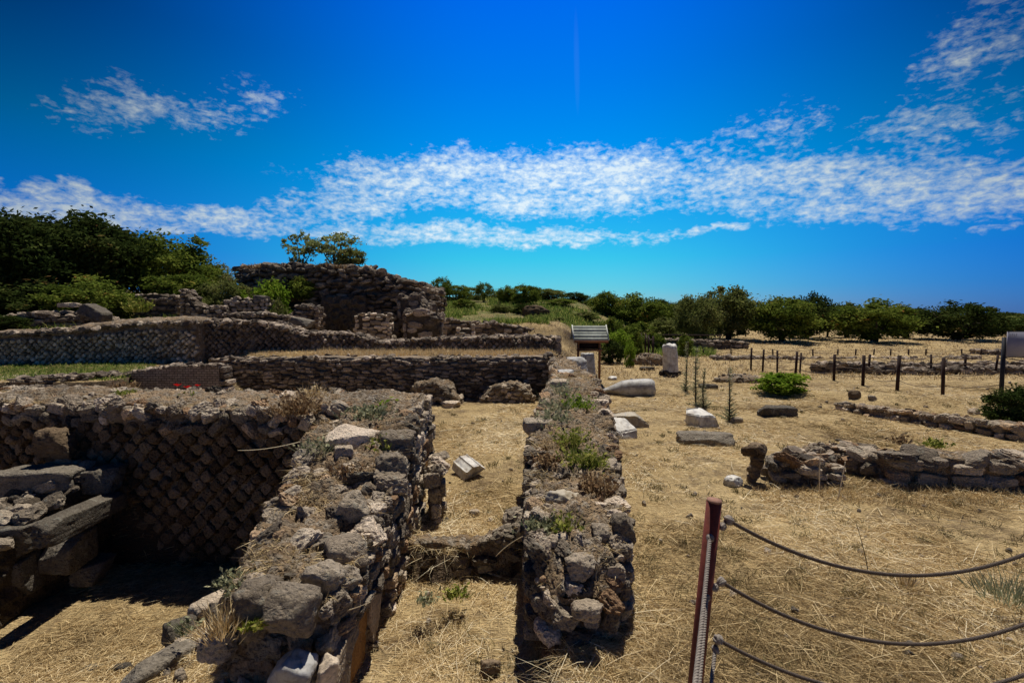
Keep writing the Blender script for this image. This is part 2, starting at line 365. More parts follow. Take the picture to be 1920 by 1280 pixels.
# ------------------------------------------------------------------ walls
class Wall:
    """stations: (x, y, width, z_bottom, z_top); left = left of travel direction"""
    def __init__(s, st, seed=0):
        s.st = np.array(st, float); d = np.hypot(*np.diff(s.st[:, :2], axis=0).T); s.S = np.concatenate([[0], np.cumsum(d)]); s.L = s.S[-1]; s.seed = seed
    def at(s, u):
        u = np.clip(np.asarray(u, float), 0, s.L); r = [np.interp(u, s.S, s.st[:, k]) for k in range(5)]
        e = .12; x0, y0 = np.interp(np.clip(u - e, 0, s.L), s.S, s.st[:, 0]), np.interp(np.clip(u - e, 0, s.L), s.S, s.st[:, 1])
        x1, y1 = np.interp(np.clip(u + e, 0, s.L), s.S, s.st[:, 0]), np.interp(np.clip(u + e, 0, s.L), s.S, s.st[:, 1])
        t = np.stack([x1 - x0, y1 - y0], -1); t /= np.linalg.norm(t, axis=-1)[..., None]
        return (*r, t)
    def core(s, g, inset=.04, amp=.03, step=.05, freq=6., crown=0., tintn=True, ztop_noise=.0, mi=0):
        ns = max(4, int(s.L / step)); x, y, w, z0, z1, t = s.at(np.linspace(0, s.L, ns))
        if ztop_noise: z1 = z1 + vnoise(np.stack([x * 1.7, y * 1.7, x * 0 + s.seed], -1)) * ztop_noise
        n = np.stack([-t[:, 1], t[:, 0]], -1); H = (z1 - z0).mean(); W = w.mean()
        nh = max(3, int(H / step)); nw = max(3, int(W / step))
        prof = [(1, k / nh) for k in range(nh)] + [(1 - 2 * k / nw, 1) for k in range(nw)] + [(-1, 1 - k / nh) for k in range(nh + 1)]
        prof = np.array(prof); m = len(prof)
        hw = (w / 2 - inset)
        off = prof[None, :, 0] * hw[:, None]; zz = z0[:, None] + prof[None, :, 1] * (z1 - z0)[:, None] + crown * (1 - prof[None, :, 0] ** 2) * (prof[None, :, 1] >= .999)
        V = np.stack([x[:, None] + n[:, None, 0] * off, y[:, None] + n[:, None, 1] * off, zz], -1)
        dirs = np.stack([n[:, None, 0] * prof[None, :, 0], n[:, None, 1] * prof[None, :, 0], np.broadcast_to((prof[None, :, 1] >= .999) * 1.0, off.shape)], -1)
        Vf = V.reshape(-1, 3); dd = fbm(Vf * freq + s.seed * 7.7, 4) * amp * 2 + (1 - 2 * np.abs(vnoise(Vf * freq * 3.3 + 5))) * amp * .5 + fbm(Vf * freq * 6, 2) * amp * .5
        Vf = Vf + dirs.reshape(-1, 3) * dd[:, None]
        i = (np.arange(ns - 1)[:, None] * m + np.arange(m - 1)[None, :]).ravel()
        fs = [np.stack([i, i + 1, i + m + 1, i + m], -1)]
        # end caps: rows joined straight across
        for e, fl in ((0, 0), (ns - 1, 1)):
            b = e * m; k = np.arange(m // 2); a0, a1, b0, b1 = b + k, b + k + 1, b + m - 1 - k, b + m - 2 - k
            q = np.stack([a0, b0, b1, a1], -1); fs.append(q if not fl else q[:, ::-1])
        g.add(Vf, fs, .5 + .5 * fbm(Vf * 2.1 + 9, 2), mi)
    def face(s, g, side, sl, sh, depth, protos, style='course', h0=0, h1=1, u0=0, u1=None, jit=.15, skip=0., mi=0, dark=0., proud=.0, rotj=.06, top_pad=0, dj=.06, miss=.08, aj=6):
        """side +1 left, -1 right"""
        u1 = s.L if u1 is None else u1; rows = None
        zmin, zmax = s.st[:, 3].min(), s.st[:, 4].max(); z = zmin; row = 0
        while z < zmax:
            hh = sh * rng.uniform(.8, 1.25) if style != 'diamond' else sh
            u = u0 + (rng.uniform(0, sl) if style != 'diamond' else (row % 2) * sl * .5)
            while u < u1:
                ll = sl * rng.uniform(.6, 1.5) if style != 'diamond' else sl
                uc = u + ll / 2; u += ll
                if uc > u1 - .3 * ll: break
                x, y, w, a0, a1, t = s.at(np.array(uc)); H = a1 - a0; zc = z + hh / 2
                if zc < a0 + h0 * H or zc > a0 + h1 * H - hh * .3 + top_pad: continue
                if rng.random() < skip: continue
                n = np.array([-t[1], t[0], 0.]) * side; T = np.array([t[0], t[1], 0.]); U = np.array([0, 0, 1.])
                c = np.array([x, y, 0]) + n * (w / 2 - depth * .62 + proud + rng.normal() * depth * .12); c[2] = zc
                if style == 'diamond':
                    k = math.radians(45 + rng.normal() * aj); T2 = T * math.cos(k) + U * math.sin(k); U2 = -T * math.sin(k) + U * math.cos(k)
                    q = sl * .5 * .69 * rng.uniform(.86, 1.04); sc = (q, q * rng.uniform(.9, 1.08), depth); M = np.stack([T2, U2, n], 1)
                    c += T * rng.normal() * sl * dj + U * rng.normal() * sl * dj - n * (.012 + depth * .1 * rng.random())
                    if rng.random() < miss: continue
                else:
                    M = np.stack([T, U, n], 1) @ rotm(rng.normal() * rotj, rng.normal() * rotj, rng.normal() * rotj * 1.3); sc = (ll * .52 * rng.uniform(.86, 1.02), hh * .52 * rng.uniform(.8, 1.05), depth)
                    c[2] += rng.normal() * hh * jit * .5
                rock(g, protos[rng.integers(len(protos))], c, sc, M, np.clip(rng.random() * (1 - dark), 0, 1), mi)
            z += hh if style != 'diamond' else sl * .5; row += 1
    def top(s, g, n, size, protos, flat=.6, sink=.3, u0=0, u1=None, spread=.96, mi=0, edge=0., power=1.6, align=0.):
        u1 = s.L if u1 is None else u1
        for _ in range(n):
            u = rng.uniform(u0, u1); x, y, w, a0, a1, t = s.at(np.array(u)); nn = np.array([-t[1], t[0]])
            o = rng.uniform(-1, 1)
            if edge and rng.random() < edge: o = math.copysign(rng.uniform(.8, 1.0), o)
            r = size[0] + (size[1] - size[0]) * rng.random() ** power
            c = np.array([x + nn[0] * o * (w / 2 * spread - r * .3), y + nn[1] * o * (w / 2 * spread - r * .3), a1 + r * flat * (1 - 2 * sink) * rng.uniform(.6, 1.1) - .01])
            M = rotm(rng.normal() * .35, rng.normal() * .35, math.atan2(t[1], t[0]) + rng.normal() * .5 if align else rng.uniform(0, 6.28))
            rock(g, protos[rng.integers(len(protos))], c, (r * rng.uniform(.85, 1.35), r * rng.uniform(.7, 1.0), r * flat * rng.uniform(.75, 1.25)), M, None, mi)
    def end(s, g, which, sl, sh, depth, protos, mi=0, h1=1):
        u = 0 if which == 0 else s.L; x, y, w, a0, a1, t = s.at(np.array(u)); d = np.array([t[0], t[1], 0.]) * (-1 if which == 0 else 1); n = np.array([-t[1], t[0], 0.])
        z = a0
        while z < a0 + (a1 - a0) * h1:
            hh = sh * rng.uniform(.8, 1.3); o = -w / 2
            while o < w / 2:
                ll = sl * rng.uniform(.6, 1.4); oc = o + ll / 2; o += ll
                if oc > w / 2: break
                c = np.array([x, y, 0]) + n * oc + d * (-depth * .4 + rng.normal() * depth * .25); c[2] = z + hh / 2
                rock(g, protos[rng.integers(len(protos))], c, (ll * .52, hh * .53, depth), np.stack([n, np.array([0, 0, 1.]), d], 1) @ rotm(*(rng.normal(size=3) * .12)), None, mi)
            z += hh
    def top_point(s, u, o):
        x, y, w, a0, a1, t = s.at(np.array(u)); return np.array([x - t[1] * o * w / 2, y + t[0] * o * w / 2, a1])

def ruin(name, label, cat, parts, loc=None):
    """parts: list of (part name, Geo, materials)"""
    c = np.concatenate([v for _, gg, _ in parts for v in gg.v]); lo, hi = c.min(0), c.max(0)
    l = np.array([(lo[0] + hi[0]) / 2, (lo[1] + hi[1]) / 2, max(lo[2], 0) if lo[2] > -.8 else lo[2]]) if loc is None else np.array(loc)
    r = empty(name, tuple(l), label, cat)
    for nm, gg, mt in parts:
        gg.v = [v - l for v in gg.v]; gg.build(nm, mt, r, smooth='core' in nm or 'face' == nm)
    return r

MIX = True
M_TUFFL = stone_mat('broken_tuff', [(.13, .085, .055), (.19, .13, .085), (.24, .175, .12), (.3, .235, .17)], 1.0, lich=.15, moss=.15)
MIXED = [M_STONE, M_STONE_L, M_TUFFL]
# --- W1 diagonal rubble wall in the left foreground
W1 = Wall([(-1.11, 2.22, .58, -.3, .36), (-1.12, 2.5, .64, -.3, .42), (-1.16, 2.95, .74, -.62, .5), (-1.19, 3.4, .8, -.62, .62), (-1.23, 3.9, .88, -.62, .76), (-1.26, 4.35, .95, -.62, .82)], 1)
g1, g2, g3, g4 = Geo(), Geo(), Geo(), Geo()
W1.core(g1, .06, .045, .018, 7, .03, ztop_noise=.05)
W1.face(g2, -1, .15, .09, .055, RUBX, 'course', .05, 1, u0=.75, jit=.3, rotj=.1)
W1.face(g2, -1, .12, .08, .055, RUBX, 'course', .66, 1, u0=.0, u1=.95, jit=.3, rotj=.1)
W1.face(g2, 1, .16, .11, .08, RUB4, 'course', .5, 1, jit=.4, rotj=.2, skip=.25)
W1.end(g2, 0, .16, .12, .09, RUB4, h1=.95)
W1.top(g3, 150, (.035, .1), RUB4, .62, .36, edge=.35)
W1.top(g3, 520, (.01, .035), RUB3, .7, .25)
W1.top(g3, 26, (.08, .12), RUB4, .6, .35, edge=.8, power=1)
# smooth rendered lower face with a long slab edge
def quadslab(g, pts, th, n=18, rough=.012, mi=0, tint=.5):
    """thick slab spanned by 4 corners (bl, br, tr, tl), rough surface"""
    bl, br, tr, tl = [np.array(p, float) for p in pts]; N = np.cross(br - bl, tl - bl); N /= np.linalg.norm(N)
    u = np.linspace(0, 1, n); U_, V_ = np.meshgrid(u, u); p = (bl * ((1 - U_) * (1 - V_))[..., None] + br * (U_ * (1 - V_))[..., None] + tr * (U_ * V_)[..., None] + tl * ((1 - U_) * V_)[..., None]).reshape(-1, 3)
    fr = p + N * (fbm(p * 7, 4) * rough)[:, None]; bk = p - N * th; i = (np.arange(n - 1)[:, None] * n + np.arange(n - 1)[None, :]).ravel(); q = np.stack([i, i + 1, i + n + 1, i + n], -1)
    g.add(np.vstack([fr, bk]), [q, q[:, ::-1] + n * n], tint, mi)
    b = np.concatenate([np.arange(n), np.arange(1, n) * n + n - 1, (n - 1) * n + np.arange(n - 2, -1, -1), np.arange(n - 2, 0, -1) * n]); c = np.roll(b, -1)
    g.add(np.vstack([fr, bk]), np.stack([b, b + n * n, c + n * n, c], -1), tint, mi)
for c_, sz, rz_, rx_, k in (((-.855, 2.3, .1), (.05, .2, .075), .02, .14, 0), ((-.86, 2.68, .19), (.05, .2, .07), .03, .2, 3), ((-.86, 2.26, -.12), (.05, .13, .16), 0, 0, 1), ((-.86, 2.83, -.04), (.05, .12, .19), 0, 0, 5)):
    MIX = False; rock(g4, ASH[k], c_, sz, rotm(rx_, 0, rz_), .5 + .1 * k); MIX = True
quadslab(g4, [(-.845, 2.38, -.28), (-.845, 2.72, -.28), (-.845, 2.72, .14), (-.845, 2.38, .08)], .03, mi=1, tint=.3)
M_OCHRE = stone_mat('ochre_earth', [(.19, .11, .045)] * 4, 1.2, lichen=(.25, .16, .07), lich=.2, bstr=.5)
ruin('rubble_wall', 'thick rubble wall running away beside the sunken room, crest strewn with stones and dry weeds', 'ruined wall',
     [('mortar_core', g1, M_MORTAR), ('face_stones', g2, MIXED), ('cap_stones', g3, MIXED), ('rendered_face', g4, [M_CONCD, M_OCHRE])])

# --- W2 cross wall with diamond masonry above the pit
W2 = Wall([(-6.2, 5.45, .95, -.62, .82), (-4.6, 5.15, .95, -.62, .84), (-3.2, 4.95, .95, -.62, .84), (-2.1, 4.85, 1.05, -.62, .84), (-1.4, 4.72, 1.0, -.62, .86), (-.9, 4.68, .95, -.62, .82)], 2)
g1, g2, g3, g4 = Geo(), Geo(), Geo(), Geo()
W2.core(g1, .078, .028, .024, 6, .08, ztop_noise=.06)
W2.face(g2, -1, .172, .172, .052, DIA3, 'diamond', .0, .94, dj=.02, miss=.005, aj=3.5, u1=W2.L - .3, mi=0)
W2.end(g3, 1, .14, .095, .06, RUBX)
W2.top(g4, 420, (.035, .11), RUB4, .6, .3, edge=.2)
W2.top(g4, 210, (.04, .1), RUB4, .7, .18, edge=.2)
W2.top(g4, 1300, (.012, .04), RUB2, .7, .2)
W2.face(g4, -1, .14, .1, .07, RUBX, 'course', .9, 1.06, jit=.5, rotj=.3, skip=.15)
W2.top(g4, 90, (.06, .1), RUB4, .5, .3, u0=0, edge=1.0, power=1)
W2.face(g3, 1, .16, .11, .07, BOX2, 'course', .4, 1)
ruin('diamond_masonry_wall', 'wall of brown diamond set stone blocks closing the sunken room under a rubble crest', 'ruined wall',
     [('mortar_core', g1, M_MORTAR), ('diamond_blocks', g2, [M_TUFF]), ('end_stones', g3, MIXED), ('cap_stones', g4, MIXED)])

# --- W3 middle wall running away from the camera
W3 = Wall([(.37, 2.52, .42, -.1, .18), (.37, 2.68, .56, -.1, .36), (.42, 3.0, .64, -.2, .46), (.47, 3.66, .72, -.2, .5), (.53, 4.2, .8, -.1, .58), (.6, 4.75, .84, -.1, .64), (.78, 6., .84, -.1, .68), (1.02, 8., .72, -.1, .72), (1.02, 9., .55, -.1, .68), (.98, 10.1, .4, -.1, .8)], 3)
g1, g2, g3 = Geo(), Geo(), Geo()
W3.core(g1, .06, .045, .02, 7, .05, ztop_noise=.06)
for sd in (1, -1):
    W3.face(g2, sd, .15, .1, .06, RUBX, 'course', .0, 1.02, u1=3.4, jit=.35, rotj=.14)
    W3.face(g2, sd, .19, .12, .065, RUB3, 'course', .0, 1, u0=3.4, jit=.3, rotj=.12)
W3.end(g2, 0, .13, .1, .08, RUB4)
W3.top(g3, 34, (.045, .085), RUB4, .7, .25, u1=.7, power=1)
W3.top(g3, 120, (.04, .09), RUB4, .6, .32, u1=4, edge=.7)
W3.top(g3, 70, (.06, .13), RUB4, .5, .35, u0=2.5, edge=.75, power=1, align=1)
W3.top(g3, 900, (.008, .03), RUB2, .7, .2, u1=4)
W3.top(g3, 350, (.015, .05), RUB2, .7, .2, u0=4)
ruin('rubble_wall', 'low rubble wall in the middle running straight away towards the roofed board', 'ruined wall',
     [('mortar_core', g1, M_MORTAR), ('face_stones', g2, MIXED), ('cap_stones', g3, MIXED)])

# --- threshold across the corridor
W4 = Wall([(-.78, 3.62, .2, -.3, .02), (-.3, 3.6, .2, -.3, .015), (-.02, 3.64, .22, -.3, .06), (.16, 3.72, .26, -.3, .2)], 4)
g1, g2 = Geo(), Geo(); W4.core(g1, .05, .03, .03, 8)
W4.face(g2, -1, .15, .09, .06, RUB3, 'course', .3, 1, jit=.4, rotj=.2, dark=.3)
W4.top(g2, 16, (.05, .09), RUB3, .8, .1, u0=.62, power=1); W4.top(g2, 25, (.02, .05), RUB2, .7, .2, u0=.3)
ruin('low_stone_step', 'dark stone step crossing the straw passage between the two rubble walls', 'stone step', [('earth_core', g1, M_MORTAR), ('stones', g2, M_STONE)])
# --- pier against W1
W5 = Wall([(-.66, 4.0, .12, -.1, .4), (-.68, 4.3, .16, -.1, .46)], 5)
g1, g2 = Geo(), Geo(); W5.core(g1, .04, .02, .03, 8); W5.face(g2, -1, .15, .1, .05, BOX3, jit=.3); W5.end(g2, 0, .12, .11, .05, BOX3); W5.top(g2, 12, (.04, .08), RUB3, .6, .2)
ruin('stone_buttress', 'short rounded stone buttress clinging to the passage side of the left rubble wall', 'buttress', [('core', g1, M_MORTAR), ('stones', g2, M_STONE_L)])

# --- W6 terrace wall at the back
W6 = Wall([(-6.3, 10.2, .5, -.1, .82), (-4, 10.22, .5, -.1, .86), (-1, 10.24, .5, -.1, .85), (.82, 10.26, .5, -.1, .87)], 6)
g1, g2 = Geo(), Geo(); W6.core(g1, .08, .02, .1, 3); W6.face(g2, -1, .15, .068, .055, BOX2, jit=.5, rotj=.08); W6.top(g2, 120, (.05, .1), RUB2, .4, .3, edge=.5); W6.end(g2, 1, .16, .1, .07, BOX2)
ruin('terrace_wall', 'long dark dry stone retaining wall behind the straw yard with a grassy ledge on it', 'retaining wall', [('core', g1, M_CONCD), ('face_stones', g2, M_FAR)])
W7 = Wall([(XD(590, 11.9), 11.9, .7, .7, 1.3), (XD(670, 11.9), 11.9, .7, .7, 1.27), (XD(715, 11.9), 11.9, .8, .7, 1.08), (XD(760, 11.9), 11.9, .8, .7, 1.1), (XD(830, 11.9), 11.9, .8, .7, 1.16), (XD(950, 11.9), 11.9, .8, .7, 1.2), (XD(1046, 11.9), 11.9, .8, .6, 1.18)], 7)
g1, g2 = Geo(), Geo(); W7.core(g1, .1, .03, .1, 3); W7.face(g2, -1, .15, .15, .08, [DIA3[k] for k in range(8)], 'diamond', 0, 1); W7.top(g2, 420, (.04, .11), RUB2, .5, .25, edge=.4); W7.end(g2, 1, .16, .12, .08, BOX2)
ruin('upper_wall', 'upper wall with a jagged loose stone crest behind the ledge of golden grass', 'ruined wall', [('core', g1, M_MORTAR), ('stones', g2, M_FAR)])
W8 = Wall([(XD(400, 11.9), 11.9, .8, .5, 1.58), (XD(450, 11.9), 11.9, .8, .6, 1.55), (XD(520, 11.9), 11.9, .8, .6, 1.52), (XD(545, 11.9), 11.9, .8, .6, 1.42), (XD(588, 11.9), 11.9, .8, .6, 1.2)], 8)
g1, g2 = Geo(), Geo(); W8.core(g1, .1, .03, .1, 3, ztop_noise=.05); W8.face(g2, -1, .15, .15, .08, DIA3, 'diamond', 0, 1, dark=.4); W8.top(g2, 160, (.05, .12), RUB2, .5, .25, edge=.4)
ruin('corner_wall', 'dark shaded wall stub where the long left wall turns the corner above the ledge', 'ruined wall', [('core', g1, M_MORTAR), ('stones', g2, M_FAR)])
W9 = Wall([(XD(-60, 11.2), 11.2, 1.0, .4, 1.22), (XD(40, 11.3), 11.35, 1.0, .4, 1.3), (XD(160, 11.5), 11.5, 1.0, .4, 1.36), (XD(250, 11.6), 11.7, 1.0, .4, 1.5), (XD(395, 11.8), 11.8, 1.0, .45, 1.56)], 9)
g1, g2, g3 = Geo(), Geo(), Geo(); W9.core(g1, .1, .03, .1, 3, .12, ztop_noise=.06); W9.face(g2, -1, .135, .135, .075, DIA3, 'diamond', 0, .9); W9.top(g3, 800, (.04, .13), RUB2, .5, .25, edge=.4)
ruin('long_wall', 'long pale grey diamond stone wall above the green grass at the far left', 'ruined wall', [('core', g1, M_MORTAR), ('face_stones', g2, M_GREYST), ('cap_stones', g3, M_FAR)])
W10 = Wall([(XD(222, 9), 9.05, .3, -.1, .6), (XD(270, 9), 9.05, .3, -.1, .72), (XD(330, 9), 9.05, .3, -.1, .8), (XD(414, 9), 9.05, .3, -.1, .8)], 10)
g1, g2, g3 = Geo(), Geo(), Geo(); W10.core(g1, .0, .008, .06, 5); W10.top(g2, 130, (.03, .09), RUB2, .45, .3, edge=.5)
for k in range(4):
    for q in range(7 - 2 * k): rock(g3, BOX3[(k + q) % 8], (XD(419 + k * 6, 9), 9.03, -.02 + q * .125), (.06, .16, .062), np.eye(3))
ruin('brick_wall', 'low reddish grey brick wall with a sloping top and stepped right end', 'brick wall', [('brickwork', g1, M_BRICK), ('cap_stones', g2, M_FAR), ('stepped_end', g3, M_FAR)])
W11 = Wall([(XD(60, 8.6), 8.3, .5, .1, .62), (XD(140, 8.6), 8.5, .5, .1, .66), (XD(222, 9), 8.95, .5, -.1, .66)], 11)
g1, g2 = Geo(), Geo(); W11.core(g1, .08, .03, .08, 4); W11.face(g2, -1, .16, .1, .07, RUB2, jit=.4, rotj=.2); W11.top(g2, 110, (.04, .11), RUB2, .45, .3)
ruin('rubble_kerb', 'broken line of flat stones edging the green grass left of the brick wall', 'stone edging', [('core', g1, M_MORTAR), ('stones', g2, M_FAR)])

# --- the great mound of masonry
Dm = 20.5
W12 = Wall([(XD(446, 18.3), Dm, 4.4, .3, ZD(505, 18.3)), (XD(500, 18.3), Dm, 4.6, .3, ZD(502, 18.3)), (XD(600, 18.3), Dm, 4.6, .3, ZD(501, 18.3)), (XD(690, 18.3), Dm, 4.6, .3, ZD(508, 18.3)), (XD(735, 18.3), Dm, 4.4, .3, ZD(526, 18.3)), (XD(800, 18.3), Dm, 4.0, .3, ZD(543, 18.3))], 12)
g1, g2, g3 = Geo(), Geo(), Geo(); W12.core(g1, .3, .13, .09, 1.6, .0, ztop_noise=.12)
W12.face(g2, -1, .34, .125, .17, BOX2, 'course', .05, 1.0, jit=.5, rotj=.2, skip=.12, proud=.05)
W12.face(g2, -1, .6, .3, .34, RUB3, 'course', .3, 1.0, jit=.8, rotj=.3, skip=.88, proud=.06)
W12.top(g2, 420, (.08, .3), RUB2, .5, .2, edge=.5, power=1.4); W12.end(g2, 1, .35, .22, .3, RUB3); W12.end(g2, 0, .35, .2, .3, RUB3)
quadslab(g3, [(XD(596, 17.6), 17.75, .5), (XD(684, 17.6), 17.7, .5), (XD(680, 17.6), 17.85, 2.45), (XD(600, 17.6), 17.9, 2.4)], .25, 30, .22, tint=.2)
ruin('masonry_mound', 'huge flat topped mound of dark ancient masonry with a small tree growing on it', 'ruin', [('core', g1, M_MOUND), ('stones', g2, M_MOUND), ('smooth_wall_face', g3, M_MOUND)])

def small_wall(name, label, cat, st, mat, core=M_MORTAR_D, sl=.2, sh=.11, protos=None, style='course', tops=60, tsize=(.04, .12), seed=0, dark=0., step=.1, front=-1, both=False, ends=(0, 1)):
    W = Wall(st, seed); a, b = Geo(), Geo(); W.core(a, .07, .02, step, 3)
    for sd in ((-1, 1) if both else (front,)): W.face(b, sd, sl, sh, .07, protos or BOX2, style, 0, 1, jit=.4, dark=dark)
    for e in ends: W.end(b, e, sl, sh, .07, protos or BOX2)
    W.top(b, tops, tsize, RUB2, .5, .25, edge=.5)
    return ruin(name, label, cat, [('core', a, core), ('stones', b, mat)]), W
def prow(pxs, D, w, z0, pys): return [(XD(p, d), d, w, z0, ZD(q, d)) for p, q, d in zip(pxs, pys, D if isinstance(D, (list, tuple)) else [D] * len(pxs))]
small_wall('stone_pier', 'pale coursed stone pier standing before the mound between dark recesses', 'stone pier', prow([672, 700, 734], 15.5, .6, .5, [592, 589, 594]), M_STONE_L, seed=21, sl=.24, sh=.13, tops=25)
small_wall('retaining_wall', 'curved low retaining wall right of the mound under a straw bank', 'retaining wall', prow([812, 860, 920, 970, 1002], [18.2, 18.8, 19.2, 19.5, 20], .6, .45, [600, 603, 607, 613, 622]), M_FAR, seed=22, sl=.3, sh=.16, tops=90, tsize=(.06, .16))
small_wall('block_wall', 'small pale block wall standing before the curved retaining wall', 'ruined wall', prow([856, 888], 15.6, .4, .5, [618, 617]), M_STONE_L, seed=23, sl=.3, sh=.18, tops=6)
small_wall('broken_wall', 'broken stone wall among shrubs left of the mound', 'ruined wall', prow([432, 470, 504], 16, .6, .8, [562, 560, 566]), M_STONE_L, seed=24, tops=30)
small_wall('broken_wall', 'sloping broken stone wall falling left to right against the mound foot', 'ruined wall', prow([545, 570, 600], 16, .6, .6, [596, 572, 578]), M_FAR, seed=25, tops=50)
small_wall('broken_wall', 'dark wall remnant below the small round topped tree at left', 'ruined wall', prow([268, 300, 345], 15.5, .6, 1.2, [556, 552, 558]), M_FAR, seed=26, tops=30, dark=.4)
small_wall('broken_wall', 'low stub of wall stepping down between shrubs at upper left', 'ruined wall', prow([352, 380, 420], 15, .6, 1.0, [545, 575, 580]), M_FAR, seed=27, tops=50)
small_wall('broken_wall', 'jumbled wall heap above the pale grey wall at the far left', 'ruined wall', prow([20, 90, 150, 225], [13, 13.2, 13.4, 13.4], .7, 1.0, [598, 590, 592, 606]), M_FAR, seed=28, tops=120, tsize=(.06, .2))
small_wall('broken_wall', 'crumbling wall line behind the corner wall and below the mound', 'ruined wall', prow([432, 500, 545], 14, .6, .7, [590, 588, 596]), M_FAR, seed=29, tops=60)
small_wall('tower_stub', 'round topped masonry stub at the right end of the mound', 'ruined wall', prow([752, 785, 806], 17, .9, .5, [562, 560, 584]), M_MOUND, seed=30, sl=.45, sh=.3, protos=RUB3, tops=25, tsize=(.1, .25))
small_wall('tower_stub', 'lower rounded boulder wall beneath the end of the mound', 'ruined wall', prow([762, 800, 828], 15.8, .8, .5, [590, 586, 604]), M_FAR, seed=31, sl=.4, sh=.28, protos=RUB3, tops=25, tsize=(.1, .2))

# rubble domes in the yard
def dome(label, px, D, w, h, seed, m=M_STONE_L):
    x, y, z = gp(px, 0, D); g = Geo(); gc = Geo()
    V, Fc = ICO[4]; V = V[:] * np.array([w * .46, w * .3, h * .9]) * (1 + .12 * fbm(V * 2 + seed, 3))[:, None]; gc.add(V, Fc, .5)
    for _ in range(230):
        a = rng.uniform(math.pi, 2 * math.pi) if rng.random() < .75 else rng.uniform(0, math.pi); e = rng.uniform(0, 1) ** .7 * math.pi / 2
        n = np.array([math.cos(a) * math.cos(e), math.sin(a) * math.cos(e), math.sin(e)]); c = n * np.array([w * .47, w * .31, h * .92]); t = np.cross(n, [0, 0, 1]); t = t / (np.linalg.norm(t) + 1e-6); u = np.cross(t, n) * -1
        s = rng.uniform(.05, .11); rock(g, BOX2[rng.integers(6)], c, (s * 1.1, s * .6, .05), np.stack([t, u, n], 1) @ rotm(*(rng.normal(size=3) * .2)))
    r = empty('rubble_heap', (x, y, z), label, 'rubble heap'); gc.build('core', M_MORTAR, r); g.build('stones', m, r); return r
def heap(label, pxs, D, w, tops, seed, mat, core=M_MORTAR, protos=RUB3, sl=.13, sh=.085):
    W = Wall([(XD(p, D), D + .1 * math.sin(k), w * (.6 + .4 * math.sin(3.1 * k / (len(pxs) - 1))), -.08, z) for k, (p, z) in enumerate(zip(pxs, tops))], seed); a, b = Geo(), Geo(); W.core(a, .05, .05, .04, 5, .04)
    W.face(b, -1, sl, sh, .06, protos, jit=.4, rotj=.15); W.end(b, 0, sl, sh, .06, protos); W.end(b, 1, sl, sh, .06, protos); W.top(b, 60, (.03, .08), RUB3, .55, .35); ruin('rubble_heap', label, 'rubble heap', [('core', a, core), ('stones', b, mat)])
heap('rounded heap of squared mortared stones at the head of the straw yard', [902, 920, 945, 968, 988, 1001], 9.7, .5, [.05, .24, .33, .36, .3, .1], 61, M_STONE_L)
heap('craggy pointed heap of stones by the terrace wall beside two grey boulders', [778, 795, 815, 835, 852, 866], 9.5, .5, [.3, .36, .42, .34, .2, .05], 62, M_STONE, protos=RUB4)

def snap(px, py, D, lo=.75, hi=1.35):
    """depth at which the sight line meets one of the near wall crests"""
    for d in np.arange(D * lo, D * hi, .01):
        p = P(px, py, D=d)
        for W in (W1, W2, W3):
            u = np.linspace(0, W.L, 120); x, y, w, a0, a1, t = W.at(u); k = np.argmin((x - p[0]) ** 2 + (y - p[1]) ** 2)
            if math.hypot(x[k] - p[0], y[k] - p[1]) < w[k] * .5 and p[2] <= a1[k] + .02: return d
    return D
# loose single stones -------------------------------------------------------
def single(name, label, cat, px, py, size, rz, pr, mat, tilt=(0, 0), z=None, D=None, tint=.6, sink=.25, group=None, lift=0.):
    if D is None:
        p = P(px, py, z=(0. if z is None else z)); D = p[1]
        for _ in range(4): p = P(px, py, z=G(XD(px, D), D) if z is None else z); D = p[1]
    x = XD(px, D); zb = G(x, D) if z is None else z
    g = Geo(); V, Fc = pr; V = (V * np.array(size) / 2) @ rotm(tilt[0], tilt[1], 0).T; V[:, 2] -= V[:, 2].min() + size[2] * sink; g.add(V, Fc, tint)
    o = g.build(name, mat); o.location = (x, D, zb + lift); o.rotation_euler = (0, 0, rz); return tag(o, label, cat, group)
single('boulder', 'flat topped pale grey boulder in front of the craggy heap', 'boulder', 810, 752, (.42, .3, .24), .2, SLAB[0], M_GMARB)
single('boulder', 'smaller grey boulder lying right of the flat topped boulder', 'boulder', 846, 762, (.36, .26, .16), -.2, RUB4[1], M_STONE_L, tint=.9)
